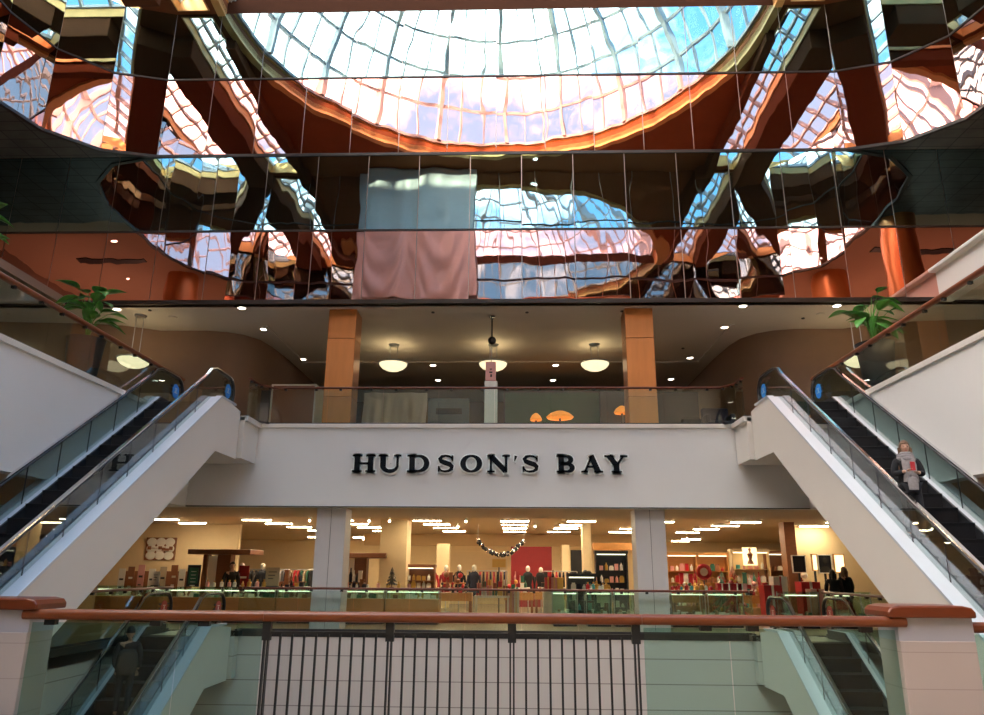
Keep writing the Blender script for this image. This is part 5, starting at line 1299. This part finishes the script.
    for lg in legs:
        b = MB(); f = lg[2]; b.ball(P(f[0], f[1]-.07, f[2]+dz-.03), .055, 14, 10, 0, (.85, 2.3, .75) if abs(cs) > .7 else (2.3, .85, .75)); b.build('shoe', 'shoe', t, smooth=True)
    # hands: palm, four fingers, thumb
    for k, s in ((2, -1), (5, 1)):
        w = Vector(arms[k]); el = Vector(arms[k-1]); d = (w-el).normalized()
        inward = Vector((-s, 0, 0)); inward = (inward-d*inward.dot(d)).normalized(); nrm = d.cross(inward)
        J2 = [(q(tuple(w)), .024), (q(tuple(w+d*.05)), (.034, .018))]; E2 = [(0, 1)]
        for fi in range(4):
            o_ = (fi-1.5)*.017; ln = (.062, .072, .068, .052)[fi]; i = len(J2)
            curl = -nrm*s if s < 0 else nrm
            p0 = w+d*.085+inward*(-o_*1.0); p1 = p0+d*ln*.5+Vector((0, 0, -.004)); p2 = p1+d*ln*.3+inward*.012+Vector((0, 0, .012))
            J2 += [(q(tuple(p0)), .0105), (q(tuple(p1)), .0092), (q(tuple(p2)), .008)]; E2 += [(1, i), (i, i+1), (i+1, i+2)]
        i = len(J2); p0 = w+d*.035+inward*.03; p1 = p0+d*.035+inward*.016
        J2 += [(q(tuple(p0)), .012), (q(tuple(p1)), .010)]; E2 += [(0, i), (i, i+1)]
        skinned('hand', J2, E2, 0, 'skin', body, 1)
    if scarf:
        b = MB()
        for zz, R, r in ((1.44, .10, .046), (1.485, .085, .04), (1.395, .115, .046)):
            vs = []; n1, k1 = 26, 10
            for i in range(n1):
                a = 2*PI*i/n1; wob = .006*math.sin(5*a+zz*30)
                for j in range(k1):
                    p = 2*PI*j/k1; vs.append(P((R+wob+r*math.cos(p))*math.cos(a), (R*.85+wob+r*math.cos(p))*math.sin(a)-.01, zz+dz+r*math.sin(p)))
            b.add(vs, [(i*k1+j, i*k1+(j+1) % k1, ((i+1) % n1)*k1+(j+1) % k1, ((i+1) % n1)*k1+j) for i in range(n1) for j in range(k1)])
        for s in (-1, 1):
            pts = [P(s*.05, -.11, 1.42+dz), P(s*.06, -.145, 1.28+dz), P(s*.055, -.15, 1.12+dz), P(s*.07, -.15, .98+dz)]
            b.sweep(pts, [(-.05, -.012), (.05, -.012), (.05, .012), (-.05, .012)], side=(cs, sn, 0))
        b.build('scarf', scarf, t, smooth=True)
    if bag:
        b = MB(); c = P(.05, .10, 1.0+dz)
        pr = [(-.20, -.30), (.20, -.30), (.22, -.1), (.20, .16), (.12, .24), (-.12, .24), (-.20, .16), (-.22, -.1)]
        vs = []
        for yy, k in ((.10, .9), (.16, 1), (.26, .95), (.30, .8)): vs += [P(u*k+.0, yy, 1.08+v*k+dz) for u, v in pr]
        k = len(pr); b.add(vs, [tuple(range(k))[::-1], tuple(range(3*k, 4*k))]+[(r*k+i, r*k+(i+1) % k, (r+1)*k+(i+1) % k, (r+1)*k+i) for r in range(3) for i in range(k)])
        b.build('waist_cloth' if False else 'rucksack', bag, t, smooth=True, subsurf=1)
    return t, P
def stepz(z0, yk, y): 
    p = .406; k = math.floor((yk-y)/p); return z0-k*p*SL
yw = 17.5-.406*12-.2; zw = stepz(Z2, 17.5, yw)
t, P = person('woman in a black coat and grey scarf looking at a phone on the right escalator', (7.02, yw, zw+.0), math.radians(-12), 'hairb', 'coat', 'jeans', 'phone', 'greycloth', True, None, True, .92)
ph = MB(); c = Vector(P(.0, -.345, 1.22)); ph.box(c.x-.037, c.x+.037, c.y-.006, c.y+.006, c.z-.06, c.z+.08)
tag(ph.build('phone', 'redgift', bevel=.004), 'small phone in a red cover held by the woman on the escalator', 'phone')
b = MB(); c = Vector(P(-.02, -.30, 1.0)); b.lathe([(.001, -.16), (.075, -.16), (.085, -.02), (.06, .04), (.001, .05)], c, 16, 0, 1, .45)
tag(b.build('shoulder_bag', 'greycloth', smooth=True), 'small pale grey bag hanging at the front of the woman on the escalator', 'bag')
ym = 18.35-.406*5-.2; zm = stepz(0, 18.35, ym)
person('man in a black jacket with short dark hair riding the left lower escalator', (-7.42, ym, zm), math.radians(205), 'hairk', 'coat', 'jeans', 'down', None, False, 'taupe', False)
for (px, Y, hair, lab, rz) in ((834, 23.6, 'hairk', 'person in dark clothes at the far right counter, left one of two', 160), (846, 23.9, 'hairb', 'person in dark clothes at the far right counter, nearest the escalator', 200)):
    person(lab, (wp(px, Y, 1.1), Y, 0), math.radians(rz), hair, 'coat', 'jeans', 'down', None, False, None, True, .93 if px < 840 else .98)
person('shopper in black at the left mannequins deep in the shop', (wp(236, 25.0, 1.3), 24.6, 0), math.radians(30), 'hairk', 'coat', 'jeans', 'down', None, False, None, False)
# ------------------------------------------------------------------ daylight
w = bpy.data.worlds.new('sky'); sc.world = w; w.use_nodes = True; nt = w.node_tree; nt.nodes.clear()
out = nt.nodes.new('ShaderNodeOutputWorld'); bg = nt.nodes.new('ShaderNodeBackground'); L(nt, bg.outputs[0], out.inputs[0])
tc = nt.nodes.new('ShaderNodeTexCoord')
sp = nt.nodes.new('ShaderNodeSeparateXYZ'); L(nt, tc.outputs['Generated'], sp.inputs[0])
mp = nt.nodes.new('ShaderNodeMapping'); mp.inputs['Scale'].default_value = (1.1, 1.1, 2.2); mp.inputs['Location'].default_value = (1.3, .4, 0); L(nt, tc.outputs['Generated'], mp.inputs[0])
n = nt.nodes.new('ShaderNodeTexNoise'); n.inputs['Scale'].default_value = 2.4; n.inputs['Detail'].default_value = 7; n.inputs['Roughness'].default_value = .6; L(nt, mp.outputs[0], n.inputs['Vector'])
# more cloud towards -x
ad = nt.nodes.new('ShaderNodeMath'); ad.operation = 'MULTIPLY_ADD'; ad.inputs[1].default_value = -.42; L(nt, sp.outputs[0], ad.inputs[0]); L(nt, n.outputs['Fac'], ad.inputs[2])
mr = nt.nodes.new('ShaderNodeMapRange'); mr.interpolation_type = 'SMOOTHSTEP'; mr.inputs[1].default_value = .50; mr.inputs[2].default_value = .66; L(nt, ad.outputs[0], mr.inputs[0])
mx = nt.nodes.new('ShaderNodeMix'); mx.data_type = 'RGBA'; mx.inputs[6].default_value = (.25, .54, .90, 1); mx.inputs[7].default_value = (3.6, 3.2, 2.9, 1)
L(nt, mr.outputs[0], mx.inputs[0]); L(nt, mx.outputs[2], bg.inputs[0]); bg.inputs[1].default_value = SKY
sl = bpy.data.lights.new('sun', 'SUN'); sl.energy = SUN; sl.color = (1, .82, .58); sl.angle = math.radians(1.5)
so = bpy.data.objects.new('sun', sl); C.objects.link(so)
d = Vector((.25, -1, -.15)).normalized(); so.rotation_euler = d.to_track_quat('-Z', 'Y').to_euler(); so.location = (0, 30, 40)
vs = sc.view_settings; sc.display_settings.display_device = 'sRGB'; vs.view_transform = 'Standard'; vs.look = 'None'; vs.gamma = 1; vs.exposure = EXPO; vs.use_curve_mapping = False
cy = sc.cycles; cy.max_bounces = 12; cy.diffuse_bounces = 5; cy.glossy_bounces = 8; cy.transparent_max_bounces = 24; cy.transmission_bounces = 6
cy.caustics_reflective = True; cy.sample_clamp_indirect = 6; cy.blur_glossy = .5
cy.use_denoising = True

for i, s in enumerate((-1, 1)):                                # unseen fill lamps added to brighten the top storey soffit
    al = bpy.data.lights.new('added_soffit_fill', 'AREA'); al.shape = 'RECTANGLE'; al.size = 2.0; al.size_y = 9; al.energy = 85; al.color = (1, .84, .68)
    ao = bpy.data.objects.new('added_soffit_fill', al); C.objects.link(ao); ao.location = (s*17.4, 8.5, 9.6); ao.rotation_euler = (PI, 0, 0)
